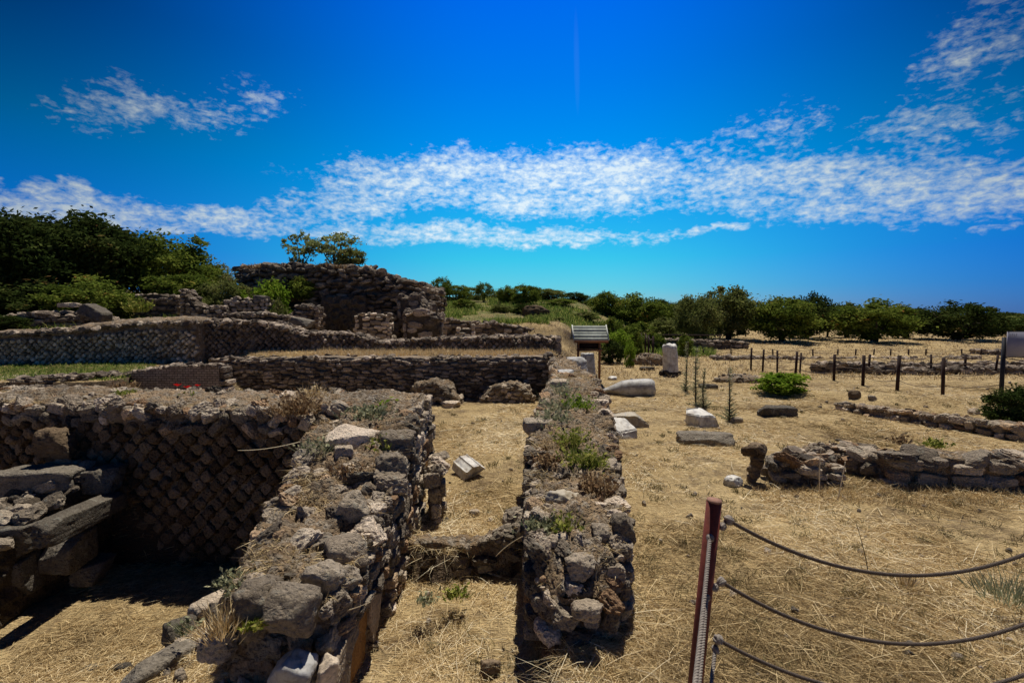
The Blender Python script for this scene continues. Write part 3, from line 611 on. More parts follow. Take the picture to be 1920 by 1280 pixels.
def poly(name, label, cat, px, py, verts, mat, rz=0, top_mat=None, rough=.012, tint=.6):
    """irregular block from bottom ring and top ring of n corners each, finely divided and weathered"""
    D = P(px, py, z=0)[1]; x = XD(px, D); z = G(x, D); bm = bmesh.new(); n = len(verts) // 2; vs = [bm.verts.new(v) for v in verts]
    bm.faces.new(vs[:n][::-1]); bm.faces.new(vs[n:]); [bm.faces.new((vs[k], vs[(k + 1) % n], vs[n + (k + 1) % n], vs[n + k])) for k in range(n)]
    bmesh.ops.bevel(bm, geom=bm.edges[:], offset=.014, segments=2, affect='EDGES'); bmesh.ops.triangulate(bm, faces=bm.faces[:])
    for _ in range(4):
        ed = [e for e in bm.edges if e.calc_length() > .035]
        if ed: bmesh.ops.subdivide_edges(bm, edges=ed, cuts=1); bmesh.ops.triangulate(bm, faces=bm.faces[:])
    bm.normal_update(); V = np.array([v.co[:] for v in bm.verts]); N = np.array([v.normal[:] for v in bm.verts]); Fc = np.array([[v.index for v in f.verts] for f in bm.faces]); bm.free()
    V = V + N * (fbm(V * 9 + px, 4) * rough * 1.6 + np.minimum(0, vnoise(V * 5 + px)) * rough)[:, None]; g = Geo(); g.add(V, Fc, tint); o = g.build(name, mat); o.location = (x, D, z); o.rotation_euler = (0, 0, rz); return tag(o, label, cat)
poly('marble_block', 'angular white marble block with a brown shaded end beside the middle wall', 'marble block', 1163, 818, [(-.2, -.1, -.02), (.02, -.22, -.04), (.25, -.1, -.02), (.16, .12, -.02), (-.18, .14, -.02), (-.21, -.06, .17), (-.02, -.16, .1), (.25, -.07, .12), (.12, .13, .24), (-.17, .15, .26)], M_MARBLE)
poly('marble_block', 'wedge shaped cracked marble block behind the angular white one', 'marble block', 1185, 800, [(-.32, .0, -.02), (.2, -.08, -.02), (.3, .0, -.02), (.1, .2, -.02), (-.3, .14, -.02), (-.34, .02, .16), (.08, -.02, .2), (.29, -.05, .05), (.1, .16, .23), (-.3, .12, .2)], M_PITCHM)
poly('marble_block', 'white topped marble block with sloping right side above the dark slab', 'marble block', 1316, 797, [(-.2, -.02, -.02), (-.08, -.17, -.02), (.28, -.15, -.02), (.24, .14, -.02), (-.17, .18, -.02), (-.21, .0, .18), (-.06, -.15, .19), (.2, -.14, .17), (.04, .15, .27), (-.17, .17, .25)], M_MARBLE)
single('stone_slab', 'long dark slab with a pale flat top lying in the straw', 'stone slab', 1327, 830, (.78, .32, .2), -.12, SLAB[1], M_ASH, tint=.8)
single('stone_slab', 'dark trough like slab below the bright green bush', 'stone slab', 1461, 778, (.64, .3, .22), -.05, SLAB[2], M_ASH, tint=.2)
single('stone_slab', 'small dark slab left of the standing marble column', 'stone slab', 1215, 694, (.46, .3, .16), 0, SLAB[3], M_ASH, tint=.1)
single('stone_slab', 'thin dark slab lying behind the tall thistles', 'stone slab', 1330, 728, (.44, .25, .14), -.05, SLAB[4], M_ASH, tint=.1)
single('stone_slab', 'tiny reddish slab far behind the lying column', 'stone slab', 1190, 682, (.3, .2, .08), 0, SLAB[5], M_TUFF)
single('white_stone', 'jagged white stone in the straw beside the small stone stump', 'stone', 1382, 908, (.2, .16, .12), .3, RUB4[2], M_MARBLE)
single('stone', 'red brown stone by the fence posts above the stone edging', 'stone', 1606, 742, (.28, .2, .2), .3, RUB3[3], M_TUFF)
single('stone', 'small dark stone right of the red brown stone by the fence', 'stone', 1640, 744, (.2, .15, .12), .3, RUB3[4], M_STONE)
single('stone', 'rounded grey stone on the bank near the dark bush', 'stone', 1832, 775, (.2, .16, .14), .3, RUB3[5], M_STONE_L)
single('stone', 'pinkish half buried stone standing at the bottom of the passage', 'stone', 918, 1262, (.11, .09, .13), .3, RUB4[3], M_TUFF, z=-.2, tint=1)
single('stone', 'small grey stone behind the thistle with white flower', 'stone', 1386, 792, (.2, .16, .12), .1, RUB3[6], M_STONE)
single('stone', 'flat pale stone in the straw before the middle wall end', 'stone', 1060, 1000, (.01, .01, .01), 0, RUB2[0], M_STONE) if False else None
single('stone', 'pale stone left of the kiosk post near the lying column', 'stone', 1150, 712, (.26, .2, .14), .2, RUB3[7], M_MARBLE)
single('stone', 'flat grey stone lying in the sunken room straw', 'stone', 142, 1254, (.13, .09, .03), .2, RUB3[2], M_ASH, z=-.6)
single('stone', 'small dark stone right of the flat grey one in the sunken room', 'stone', 204, 1254, (.13, .07, .05), .3, RUB3[8], M_ASH, z=-.6, tint=.1)
single('stone', 'grey lichened stone before the dark stone step', 'stone', 888, 966, (.1, .09, .07), .3, RUB3[9], M_STONE_L)
# big loose stones lying on the wall tops
def on_top(label, px, py, D, size, rz, pr, mat=M_STONE, tilt=(0, 0), tint=.6, zz=None):
    D = snap(px, py, D) if D < 8.2 else D; z = P(px, py, D=D)[2] + (size[2] * .12 if D < 8 else 0); x = XD(px, D); g = Geo(); V, Fc = pr; V = (V * np.array(size) / 2) @ rotm(tilt[0], tilt[1], 0).T; g.add(V, Fc, tint); o = g.build('loose_stone', mat); o.location = (x, D, z); o.rotation_euler = (0, 0, rz); tag(o, label, 'loose stone')
on_top('big pitted dark stone on the near end of the left rubble wall', 598, 1100, 2.42, (.22, .2, .2), .3, RUB4[10], M_STONE, tint=.75)
on_top('squared grey stone behind the big pitted one on the left wall edge', 642, 1040, 2.66, (.22, .2, .15), .5, SLAB[0], M_STONE_L, tint=.2)
on_top('layered upright stone leaning on the right edge of the left wall', 655, 965, 2.98, (.22, .2, .24), .2, RUB4[12], M_STONE, (.3, .3), .7)
on_top('wide rounded boulder forming the front corner of the left wall', 535, 1150, 2.25, (.24, .2, .19), .1, SLAB[1], M_STONE, (.2, .1), .5)
on_top('dark cracked boulder at the left front corner of the left wall', 462, 1150, 2.22, (.2, .24, .24), .7, RUB4[7], M_STONE, tint=.35)
on_top('white topped dark slab lying where the two left walls meet', 655, 832, 3.95, (.4, .34, .2), -.15, SLAB[3], M_STONE_L, (.15, 0), 1.)
on_top('pale upright stone in front of the white topped slab', 640, 866, 3.7, (.14, .13, .2), .4, SLAB[4], M_STONE_L)
on_top('craggy dark stone near the left wall corner beside the passage', 742, 838, 3.85, (.3, .26, .22), .4, RUB4[1], M_STONE, tint=.4)
on_top('squarish dark stone on the passage edge below the craggy one', 728, 885, 3.55, (.26, .22, .22), .1, RUB4[2], M_STONE, tint=.45)
on_top('ochre flat topped stone in the middle of the central wall', 1056, 942, 3.35, (.24, .18, .15), -.15, RUB4[9], M_PITCHM, (.1, 0), .5)
on_top('small pale stone right of the ochre one on the central wall', 1122, 950, 3.45, (.13, .11, .07), .2, RUB4[3], M_STONE_L, tint=.9)
on_top('dark square stone on the right edge of the central wall', 1172, 1000, 3.1, (.15, .15, .2), .1, RUB4[4], M_STONE, tint=.3)
on_top('tan rounded stone on the central wall behind the white pointed one', 1043, 1018, 2.98, (.15, .14, .11), .5, RUB4[5], M_STONE_L, tint=.6)
on_top('white pointed stone near the front of the central wall', 1078, 1112, 2.62, (.1, .09, .13), .4, RUB4[11], M_STONE_L, (.2, .3), 1.)
on_top('large grey rounded stone topping the front of the central wall', 1090, 1066, 2.75, (.19, .16, .13), .2, RUB4[7], M_STONE, tint=.8)
on_top('brown edged stone beside the right edge of the central wall', 1132, 1006, 3.05, (.17, .15, .13), .2, RUB4[0], M_STONE, tint=.7)
on_top('pale stone hanging on the front face of the central wall', 1110, 1150, 2.54, (.19, .12, .1), .1, RUB4[6], M_STONE_L, tint=.5)
on_top('green tinted slab on the far left edge of the central wall', 1010, 800, 4.7, (.3, .3, .14), .1, SLAB[5], M_STONE, tint=.8)
on_top('white stone block on the far end of the central wall', 1062, 700, 8.4, (.3, .22, .14), .1, SLAB[1], M_GMARB)
on_top('pale squared stone near the far end of the central wall', 1047, 727, 7.4, (.3, .3, .2), .1, SLAB[2], M_STONE_L)
on_top('grey angular boulder beside the roofed board pillar', 1081, 686, 10.6, (.5, .4, .4), .1, SLAB[0], M_GMARB)
on_top('tilted grey slab on the stone heap before the mound', 568, 604, 13, (.55, .4, .2), -.2, ASH[1], M_ASH, (0, .22))
on_top('small grey block on the broken wall among shrubs', 492, 560, 15.9, (.42, .4, .22), 0, ASH[2], M_ASH)
on_top('leaning boulder in the heap at the far left', 183, 590, 12.8, (.9, .5, .4), -.2, SLAB[4], M_ASH, (0, .35), .3)
on_top('pale flat stone topping the heap at the far left', 132, 572, 13.4, (.5, .4, .14), .2, SLAB[3], M_STONE_L)

# ashlar blocks at the left side of the pit
def ashlar(label, c, s, rz, tilt=(0, 0), k=0, tint=.5, name='stone_block'):
    g = Geo(); V, Fc = ASH[k]; g.add((V * np.array(s) / 2) @ rotm(tilt[0], tilt[1], 0).T, Fc, tint); o = g.build(name, M_ASH); o.location = c; o.rotation_euler = (0, 0, rz); tag(o, label, 'stone block')
ashlar('wide grey block topping the stack at the left edge of the sunken room', (-4.28, 4.3, .24), (.8, .36, .28), .1, k=0, tint=.7)
ashlar('smaller weathered block right of the wide topping block', (-3.76, 4.4, .24), (.26, .3, .22), .1, k=1)
ashlar('long narrow slab jutting out of the left stack above the dark gap', (-3.6, 3.98, .07), (.15, .84, .2), .04, k=2, tint=.3, name='stone_slab')
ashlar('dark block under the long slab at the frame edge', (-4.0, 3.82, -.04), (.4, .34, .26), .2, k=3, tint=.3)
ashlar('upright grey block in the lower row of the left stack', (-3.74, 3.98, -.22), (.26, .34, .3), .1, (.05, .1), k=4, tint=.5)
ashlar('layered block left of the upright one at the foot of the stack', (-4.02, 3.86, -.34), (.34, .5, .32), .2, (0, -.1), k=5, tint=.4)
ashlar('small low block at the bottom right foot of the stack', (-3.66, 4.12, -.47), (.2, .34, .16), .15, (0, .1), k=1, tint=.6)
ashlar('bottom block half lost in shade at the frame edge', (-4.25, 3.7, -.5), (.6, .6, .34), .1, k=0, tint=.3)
W13 = Wall([(-4.1, 3.3, .5, -.62, -.1), (-4.1, 3.9, .55, -.62, .1), (-4.1, 4.5, .6, -.62, .35)], 13)
g1, g2 = Geo(), Geo(); W13.core(g1, .05, .04, .05, 5); W13.top(g2, 90, (.03, .1), RUB3, .6, .2)
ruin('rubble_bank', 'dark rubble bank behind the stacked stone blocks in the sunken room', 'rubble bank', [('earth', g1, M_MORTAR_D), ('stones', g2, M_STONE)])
single('stone', 'reddish rounded stone on top of the left stack near the brown wall', 'stone', 92, 880, (.3, .26, .32), .3, RUB4[4], M_TUFF, D=4.45, z=.42, sink=.1)
# edge slabs of the pit, bottom left
for k, (x, y, l, w, rz, lb) in enumerate([(-1.86, 3.0, .42, .13, 1.25, 'narrow pale slab on the rim of the sunken room nearest the shade'), (-1.93, 2.72, .17, .13, 1.0, 'small dark rim stone between two pale rim slabs'), (-1.84, 2.42, .4, .14, 1.3, 'long pale rim slab at the bottom left corner of the wall foot')]):
    g = Geo(); V, Fc = SLAB[k]; g.add(V * np.array([l, w, .16]) / 2, Fc, .8 if k != 1 else .3); o = g.build('rim_slab', M_ASH if k else M_STONE_L); o.location = (x, y, -.1); o.rotation_euler = (.05, .12, rz); tag(o, lb, 'stone slab')
g = Geo()
for _ in range(120):
    x, y = rng.uniform(-1.85, -1.15), rng.uniform(1.9, 3.0); s = rng.uniform(.012, .05); rock(g, RUB3[rng.integers(10)], (x, y, G(x, y) + s * .2), (s, s * .8, s * .6), rotm(*(rng.random(3) * 6)))
tag(g.build('scattered_rubble', M_STONE_L), 'small stones scattered at the foot of the left wall', 'rubble', kind='stuff')
g = Geo(); rock(g, SLAB[2], (0, 0, 0), (.085, .07, .1), rotm(.3, .5, .2), .6)
o = g.build('marble_chunk', M_GMARB); o.location = P(548, 1262, D=2.08); tag(o, 'pale marble chunk at the bottom edge beside the left wall', 'marble chunk')
g = Geo(); rock(g, SLAB[3], (0, 0, 0), (.045, .05, .12), rotm(.1, .2, .2), .8)
o = g.build('standing_stone', M_CONC); o.location = P(612, 1275, D=2.1); tag(o, 'narrow upright stone against the rendered lower wall face', 'stone')

# ------------------------------------------------------------------ right hand low walls
def rubble_wall(name, label, st, seed, sl=.2, sh=.12, tops=60, tsize=(.04, .12), mat=M_STONE, protos=BOX3, both=False, slabs=0):
    W = Wall(st, seed); a, b, c = Geo(), Geo(), Geo(); W.core(a, .07, .03, .05, 6)
    for sd in ((-1, 1) if both else (-1,)): W.face(b, sd, sl, sh, .075, protos, jit=.35, rotj=.1)
    W.end(b, 0, sl, sh, .07, protos); W.end(b, 1, sl, sh, .07, protos); W.top(c, tops, tsize, RUB3, .45, .3, edge=.5); W.top(c, tops * 3, (.01, .035), RUB2, .7, .2)
    if slabs: W.top(c, slabs, (.12, .17), BOX3, .3, .2, edge=.4, power=1)
    return ruin(name, label, 'ruined wall', [('earth_core', a, M_MORTAR), ('face_stones', b, [mat, mat, M_TUFFL]), ('cap_stones', c, [mat, M_FAR, M_TUFFL])]), W
rubble_wall('low_stone_wall', 'short low block of rubble wall left of the longer one on the right', [(2.74, 5.05, .36, -.1, .2), (3.05, 5.0, .42, -.1, .26), (3.34, 5.02, .4, -.1, .18)], 41, tops=24, slabs=2, sl=.17, sh=.09)
rubble_wall('low_stone_wall', 'longer low wall of squared dark stones running out of frame at the right', [(3.85, 5.4, .3, -.1, .14), (4.05, 5.1, .4, -.1, .27), (4.5, 4.98, .42, -.1, .28), (5.2, 4.9, .42, -.1, .27), (6.2, 4.85, .42, -.1, .27)], 42, sl=.27, sh=.12, tops=30, slabs=9)
rubble_wall('low_stone_wall', 'collapsed link of stones and earth between the two low walls', [(3.4, 5.6, .4, -.1, .05), (3.8, 5.7, .5, -.1, .16), (4.4, 5.7, .4, -.1, .14)], 43, sl=.18, sh=.08, tops=50)
rubble_wall('stone_edging', 'thin curving line of stones crossing the straw towards the dark bush', [(XD(1582, 8.9), 8.9, .26, -.1, .1), (XD(1640, 8.3), 8.3, .28, -.1, .14), (XD(1730, 7.7), 7.7, .3, -.1, .17), (XD(1820, 7.2), 7.2, .3, -.1, .18), (XD(1940, 6.6), 6.6, .3, -.1, .2)], 44, sl=.17, sh=.1, tops=60, tsize=(.04, .09), mat=M_STONE_L)
# stump
g = Geo(); c = gp(1424, 0, 5.0)
for k in range(9):
    s = .065 * rng.uniform(.85, 1.15); rock(g, BOX3[k % 8], (rng.normal() * .025, rng.normal() * .02, .03 + k * .038), (s * (.7 + .05 * k), s * .8, .052), rotm(rng.normal() * .3, rng.normal() * .3, rng.random() * 6), rng.random())
rock(g, RUB4[2], (.01, 0, .36), (.1, .09, .06), rotm(0, 0, .3), .9)
o = g.build('stone_stump', M_TUFF); o.location = c; tag(o, 'narrow crumbling stump of stacked stones left of the low walls', 'stone stump')
# far excavated wall rows
for k, (pxs, D, py, lb) in enumerate([([1338, 1400, 1440, 1500], 19, [671, 670, 671, 673], 'straight low wall behind the fence with a shaded front, leftmost of the far rows'),
                                      ([1500, 1600, 1700, 1830], 19.5, [672, 673, 672, 671], 'long low wall row in the far excavation behind the fence'),
                                      ([1530, 1640, 1760, 1900, 2000], 16.5, [682, 684, 683, 681, 681], 'middle purple grey wall row of the far excavation'),
                                      ([1640, 1760, 1900, 2010], 14.6, [693, 692, 690, 690], 'nearest wall row of the far excavation before the middle row'),
                                      ([1830, 1880, 1960], 21, [658, 660, 660], 'stepped stones beside the grey sign in the distance'),
                                      ([1215, 1260, 1330, 1400], 24, [640, 638, 640, 643], 'dark low wall under the wooden rail behind the marble column')]):
    small_wall('excavated_wall', lb, 'ruined wall', [(XD(p, D), D, .55, -.3, ZD(q, D)) for p, q in zip(pxs, py)], M_FAR, seed=50 + k, sl=.3, sh=.13, tops=170, tsize=(.05, .16), step=.15)
# earth banks with stones
for k, (px, D, w, h, lb) in enumerate([(1385, 12.5, 1.3, .18, 'stony earth hump behind the green bush'), (1215, 17, 1.2, .4, 'eroded earth bank left of the marble column')]):
    x, y, z = gp(px, 0, D); g = Geo(); V, Fc = ICO[5]; V = V * np.array([w / 2, w / 4, h]); V = V * (1 + .3 * fbm(V * 4 + k, 4))[:, None]; g.add(V, Fc, .5)
    for _ in range(60):
        a = rng.uniform(0, 6.28); r = rng.random() ** .5; s = rng.uniform(.02, .06); rock(g, RUB2[rng.integers(8)], (math.cos(a) * r * w / 2, math.sin(a) * r * w / 4, h * math.sqrt(max(0, 1 - r * r))), (s, s, s * .6), rotm(*(rng.random(3) * 6)), rng.random(), 1)
    o = g.build('earth_hump', [M_MORTAR, M_STONE]); o.location = (x, y, z); tag(o, lb, 'earth bank')

MIX = False
# ------------------------------------------------------------------ marble columns, fragment
D = P(1175, 744, z=0)[1] + .2
g = Geo(); n, k = 60, 40; xx = np.linspace(-.6, .58, n); th = np.arange(k) * 2 * math.pi / k
rad = np.interp(xx, [-.6, -.1, .45, .53, .58], [.16, .195, .205, .2, .16])
V = np.stack([np.broadcast_to(xx[:, None], (n, k)), rad[:, None] * np.cos(th), rad[:, None] * np.sin(th)], -1).reshape(-1, 3)
V += (fbm(V * 5, 4) * .012)[:, None] * V * 4
tf = np.interp(V[:, 0], [-.6, -.5, -.1, .1], [.42, .55, .95, 1.]); V[:, 1] *= .4 + .6 * tf; V[:, 2] = (V[:, 2] + .19) * tf - .19
pl = np.array([-.3, -.6, -.74]); pl /= np.linalg.norm(pl); e = V @ pl - .2; m = (e > 0); V[m] -= np.outer(e[m], pl)
i = np.arange(n - 1)[:, None] * k; j = np.arange(k)[None, :]; q = np.stack([i + j, i + (j + 1) % k, i + k + (j + 1) % k, i + k + j], -1).reshape(-1, 4)
V = np.vstack([V, [-.62, 0, -.08], [.59, 0, 0]]); jj = np.arange(k)
V[-2] = [-.63, 0, -.13]; g.add(V, [q, np.stack([(jj + 1) % k, jj, np.full(k, n * k)], -1), np.stack([(n - 1) * k + jj, (n - 1) * k + (jj + 1) % k, np.full(k, n * k + 1)], -1)])
o = g.build('fallen_column', M_GMARB); o.location = (XD(1177, D), D, .15); o.rotation_euler = (0, -.04, -.12); tag(o, 'grey marble column drum lying on its side, broken to a wedge at the left', 'marble column')
D = 13.9; x, y, z = gp(1258, 0, D); r = empty('standing_column', (x, y, z), 'pale marble column stump standing upright on dark base stones', 'marble column')
g = Geo(); hh = ZD(645, D) - z; n, k = 50, 36; zz = np.linspace(.1, hh, n); th = np.arange(k) * 2 * math.pi / k; rad = np.interp(zz / hh, [0, .1, .9, .97, 1], [.21, .2, .195, .16, .02])
V = np.stack([rad[:, None] * np.cos(th), rad[:, None] * np.sin(th), np.broadcast_to(zz[:, None], (n, k))], -1).reshape(-1, 3); V[:, :2] *= (1 + .22 * fbm(V * np.array([6, 6, 2.5]), 4))[:, None]; V[:, 0] -= .05 * (V[:, 2] / hh) * (V[:, 0] < 0); V[:, 2] += (vnoise(V * np.array([7, 7, 0])) * .09 - V[:, 0] * .25) * np.clip((V[:, 2] / hh - .75) / .25, 0, 1); V[:, :2] *= (1.04 - .1 * V[:, 2:3] / hh)
i = np.arange(n - 1)[:, None] * k; j = np.arange(k)[None, :]; g.add(V, np.stack([i + j, i + (j + 1) % k, i + k + (j + 1) % k, i + k + j], -1).reshape(-1, 4)); g.build('shaft', M_MARBLE, r)
g = Geo(); rock(g, SLAB[0], (0, 0, .06), (.22, .2, .09), rotm(0, 0, 0), .1); rock(g, RUB3[0], (-.27, -.05, .05), (.07, .07, .08), rotm(0, 0, 1), .1); rock(g, RUB3[1], (.26, -.02, .05), (.06, .07, .07), rotm(0, 0, 2), .1); g.build('base', M_MORTAR_D, r)
# fluted fragment
D = P(878, 892, z=0)[1] + .05; prof = []
for a in np.linspace(-1.15, 1.15, 61):
    fl = abs(math.sin(a * 5.2)); rr = .16 - .016 * (1 - (1 - fl) ** 3 if fl > .18 else 0); prof.append((rr * math.sin(a), rr * math.cos(a) - .05))
prof = np.array(prof); m = len(prof); L = 20; g = Geo(); ys_ = np.linspace(-.17, .17, L)
V = np.concatenate([np.stack([prof[:, 0] * (1 - .03 * abs(k - 9)/10), np.full(m, yv), prof[:, 1]], -1) for k, yv in enumerate(ys_)]); V += (fbm(V * 25, 3) * .003)[:, None]
i = (np.arange(L - 1)[:, None] * m + np.arange(m - 1)[None, :]).ravel(); fs = [np.stack([i, i + 1, i + m + 1, i + m], -1)]
for e, fl in ((0, 0), (L - 1, 1)):
    b = e * m; V = np.vstack([V, [.01, ys_[e] + (.03 if fl == 0 else 0), -.03]]); c = len(V) - 1; jj = np.arange(m - 1); fs.append(np.stack([b + jj, b + jj + 1, np.full(m - 1, c)], -1)); fs.append(np.array([[b + m - 1, b, c]]))
g.add(V, fs); o = g.build('fluted_fragment', M_MARBLE, smooth=False); o.location = (XD(877, D), D, G(XD(877, D), D) + .06); o.rotation_euler = (.1, -.35, .5); tag(o, 'white fluted marble column fragment lying in the straw passage', 'marble fragment')

# ------------------------------------------------------------------ roofed board
D = 12.2; xa, xb = XD(1072, D), XD(1137, D); xm = (xa + xb) / 2; z = G(xm, D); r = empty('roofed_information_board', (xm, D, z), 'small wooden board stand with a grey green slatted roof beside the middle wall end', 'information board'); W_ = xb - xa
g = Geo(); top = ZD(611, 12.2) - z; ev = ZD(638, 11.85) - z
for s in (-1, 1):
    sl_ = math.atan2(top - ev, .36); ln = math.hypot(.36, top - ev)
    for q in range(5):
        f = (q + .5) / 5; box(g, (0, s * .36 * (1 - f) if s > 0 else -.36 * (1 - f), ev + (top - ev) * f + .005 * (q % 2)), (W_, ln / 5 * 1.06, .018), rotm(-s * sl_, 0, 0), tint=.5)
rf = g.build('roof', M_ROOF, r)
for sx in (-1, 1):
    g = Geo(); box(g, (sx * (W_ / 2 - .01), -.18, (ev + top) / 2 + .015), (.025, ln * 1.04, .035), rotm(sl_, 0, 0)); g.build('roof_trim', M_PALEW, rf)
g = Geo(); box(g, (0, -.35, ev - .03), (W_ - .04, .03, .06)); g.build('eaves_beam', M_WOOD, r)
for sx in (-1, 1):
    g = Geo(); box(g, (sx * .27, .0, (top - .1) / 2 - .03), (.055, .055, top - .06)); g.build('post', M_WOOD, r)
g = Geo(); box(g, (0, 0.05, ev - .14), (.5, .03, .2)); g.build('board', M_POSTF, r)
g = Geo(); box(g, (0, -.06, ev - .26), (.62, .16, .04)); g.build('shelf', M_WOOD, r)
g = Geo(); x, y, z = XD(1103, 11.6), 11.6, 0; z = G(x, y); V, Fc = ASH[3]; V = V * np.array([.17, .14, .47]); V[:, :2] *= (1.05 - .12 * (V[:, 2:3] / .47)); V[:, 0] += -.03 * V[:, 2]; g.add(V + np.array([0, 0, .4]), Fc, .6)
o = g.build('stone_pillar', M_GMARB); o.location = (x, y, z); tag(o, 'rough grey stone pillar standing right under the small slatted roof', 'stone pillar')
# sign
D = 8.9; x = XD(1884, D); z = G(x, D); r = empty('sign', (x, D, z), 'blank looking grey rectangular sign on a dark post at the right edge', 'sign')
g = Geo(); tube(g, [(0, 0, -.1), (0, 0, ZD(632, D) - z)], .032, 10); g.build('post', M_IRON, r)
g = Geo(); zt, zb = ZD(622, D) - z, ZD(668, D) - z; box(g, (.33, -.045, (zt + zb) / 2), (.64, .02, zt - zb)); b = g.build('board', M_SIGN, r)
for zz_ in (zb - .008, zt + .008):
    g = Geo(); box(g, (.33, -.045, zz_), (.64, .026, .012)); g.build('board_rail', M_IRON, r)
g = Geo()
for k in range(4):
    box(g, (.045 + k * .038, -.0565, zt - .06), (.006, .002, .05)); box(g, (.057 + k * .038, -.0565, zt - .06 + (.022 if k % 2 else -.022)), (.016, .002, .006))
g.build('lettering', M_SIGNT, b)

# ------------------------------------------------------------------ foreground rope barrier
def twisted(g, pts, r=.0072, pitch=.03, tint=.5):
    pts = np.asarray(pts, float); d = np.linalg.norm(np.diff(pts, axis=0), axis=1); S = np.concatenate([[0], np.cumsum(d)]); n = max(8, int(S[-1] / pitch * 9)); u = np.linspace(0, S[-1], n)
    C = np.stack([np.interp(u, S, pts[:, k]) for k in range(3)], -1); T = np.gradient(C, axis=0); T /= np.linalg.norm(T, axis=1)[:, None]; A_ = np.cross(T, [0, 0, 1.]); A_ /= np.linalg.norm(A_, axis=1)[:, None] + 1e-9; B_ = np.cross(T, A_)
    for k in range(3):
        ph = u / pitch * 2 * math.pi + k * 2 * math.pi / 3; tube(g, C + r * .52 * (np.cos(ph)[:, None] * A_ + np.sin(ph)[:, None] * B_), r * .56, 6, tint)
def sag(a, b, low, n=40):
    t = np.linspace(0, 1, n)[:, None]; p = np.array(a) * (1 - t) + np.array(b) * t; p[:, 2] -= (4 * t * (1 - t))[:, 0] * low; return p
def knot(g, c, r=.02):
    for k in range(5):
        a = rng.random() * 6; t = np.linspace(0, 2 * math.pi, 14); M = rotm(*(rng.random(3) * 3)); tube(g, (np.stack([np.cos(t), np.sin(t), t * .1], -1) * r * rng.uniform(.5, .8)) @ M.T + np.array(c), r * .42, 6, cap=False)
def bpost(r, pt, pb, name='post'):
    g = Geo(); tube(g, [pb, np.array(pb) * .5 + np.array(pt) * .5, pt], .0275, 20); o = g.build(name, M_POST, r)
    g = Geo(); tube(g, [pt, np.array(pt) + (np.array(pt) - np.array(pb)) * .006], .0268, 20); g.build('post_cap', M_POSTTOP, o)
D0 = 1.78; pt = P(1339, 940, D=D0); p2 = P(1303, 1290, D=D0 + .01); pb = pt + (p2 - pt) * 1.75
base = np.array([pb[0], pb[1], 0]); RB = empty('rope_barrier', tuple(base), 'rope barrier with dark red round post and three sagging ropes in the right foreground', 'rope barrier')
L_ = lambda p: np.asarray(p, float) - base
bpost(RB, L_(pt), L_(pb))
pt2 = np.array([2.52, 2.0, pt[2] + .04]); pb2 = np.array([2.46, 2.0, 0]); bpost(RB, L_(pt2), L_(pb2))
pt3 = np.array([.1, .55, .9]); pb3 = np.array([.1, .55, 0]); bpost(RB, L_(pt3), L_(pb3))
def raz(px, py, D=D0): return P(px, py, D=D)
for a, b, low, kk in [(raz(1366, 975), P(2150, 905, D=2.0), .3, raz(1352, 985)), (raz(1352, 1090), P(2145, 1040, D=2.0), .315, raz(1338, 1098)), (raz(1346, 1198), P(2130, 1150, D=2.0), .29, raz(1340, 1215))]:
    g = Geo(); twisted(g, np.vstack([L_(kk)[None], sag(L_(a), L_(b), low)])); ro = g.build('rope', M_ROPED, RB); g = Geo(); knot(g, L_(a), .017); knot(g, L_(kk) + np.array([0, -.01, 0]), .013); g.build('knot', M_ROPE, ro)
# light ropes coming towards the viewer
for a, b, low in [(raz(1331, 1008, D0 - .05), np.array([.16, .56, .8]), .12), (raz(1325, 1120, D0 - .05), np.array([.16, .56, .55]), .1), (raz(1341, 1215, D0 + .0), np.array([.14, .6, .1]), .06)]:
    g = Geo(); twisted(g, sag(L_(a), L_(b), low)); ro = g.build('rope', M_ROPE, RB); g = Geo(); knot(g, L_(a), .012); g.build('knot', M_ROPE, ro)

# ------------------------------------------------------------------ fences on the right
def fence(name, label, posts, rad=.03, levels=(.3, .6, .85), lean=.02, ropes=True):
    p0 = posts[0]; r = None; tops = []
    for (px, pt_, pb_, D) in posts:
        x = XD(px, D); z = G(x, D); h = ZD(pt_, D) - z
        if r is None: r = empty(name, (x, D, z), label, 'fence'); o0 = np.array([x, D, z])
        c = np.array([x, D, z]) - o0; t = c + np.array([rng.normal() * lean, rng.normal() * lean, h]); g = Geo(); tube(g, [c - [0, 0, .1], t], rad * rng.uniform(.9, 1.1), 8); g.build('post', M_POSTF, r); tops.append((c, t))
    if ropes:
        for (c0, t0), (c1, t1) in zip(tops[:-1], tops[1:]):
            for l in levels:
                a, b = c0 + (t0 - c0) * l, c1 + (t1 - c1) * l; g = Geo(); tube(g, sag(a, b, np.linalg.norm(a - b) * rng.uniform(.04, .09), 14), .007, 5); g.build('rope', M_ROPED, r)
    return r
def dfor(py): return P(960, py, z=0)[1]
near = [(1884, 655, 765), (1774, 671, 747), (1687, 666, 733), (1622, 666, 723), (1567, 664, 714), (1494, 659, 704), (1432, 655, 695), (1410, 652, 691)]
fence('rope_fence', 'nearest dark post and rope fence crossing behind the green bush', [(1990, 640, 800, 7.9)] + [(a, b, c, dfor(c)) for a, b, c in near], .034)
fence('rope_fence', 'middle row of thin dark posts beside the excavated walls', [(a, b, c, dfor(c)) for a, b, c in [(1460, 657, 696), (1502, 661, 695), (1631, 664, 697), (1750, 664, 698), (1813, 664, 700), (1870, 664, 700), (1930, 664, 700)]], .03)
fence('rope_fence', 'farthest row of small posts in front of the tree line', [(px, 654, 672, 20.5) for px in (1320, 1372, 1451, 1526, 1572, 1606, 1640, 1672, 1706, 1738, 1807, 1841)], .03, (.5, .9))
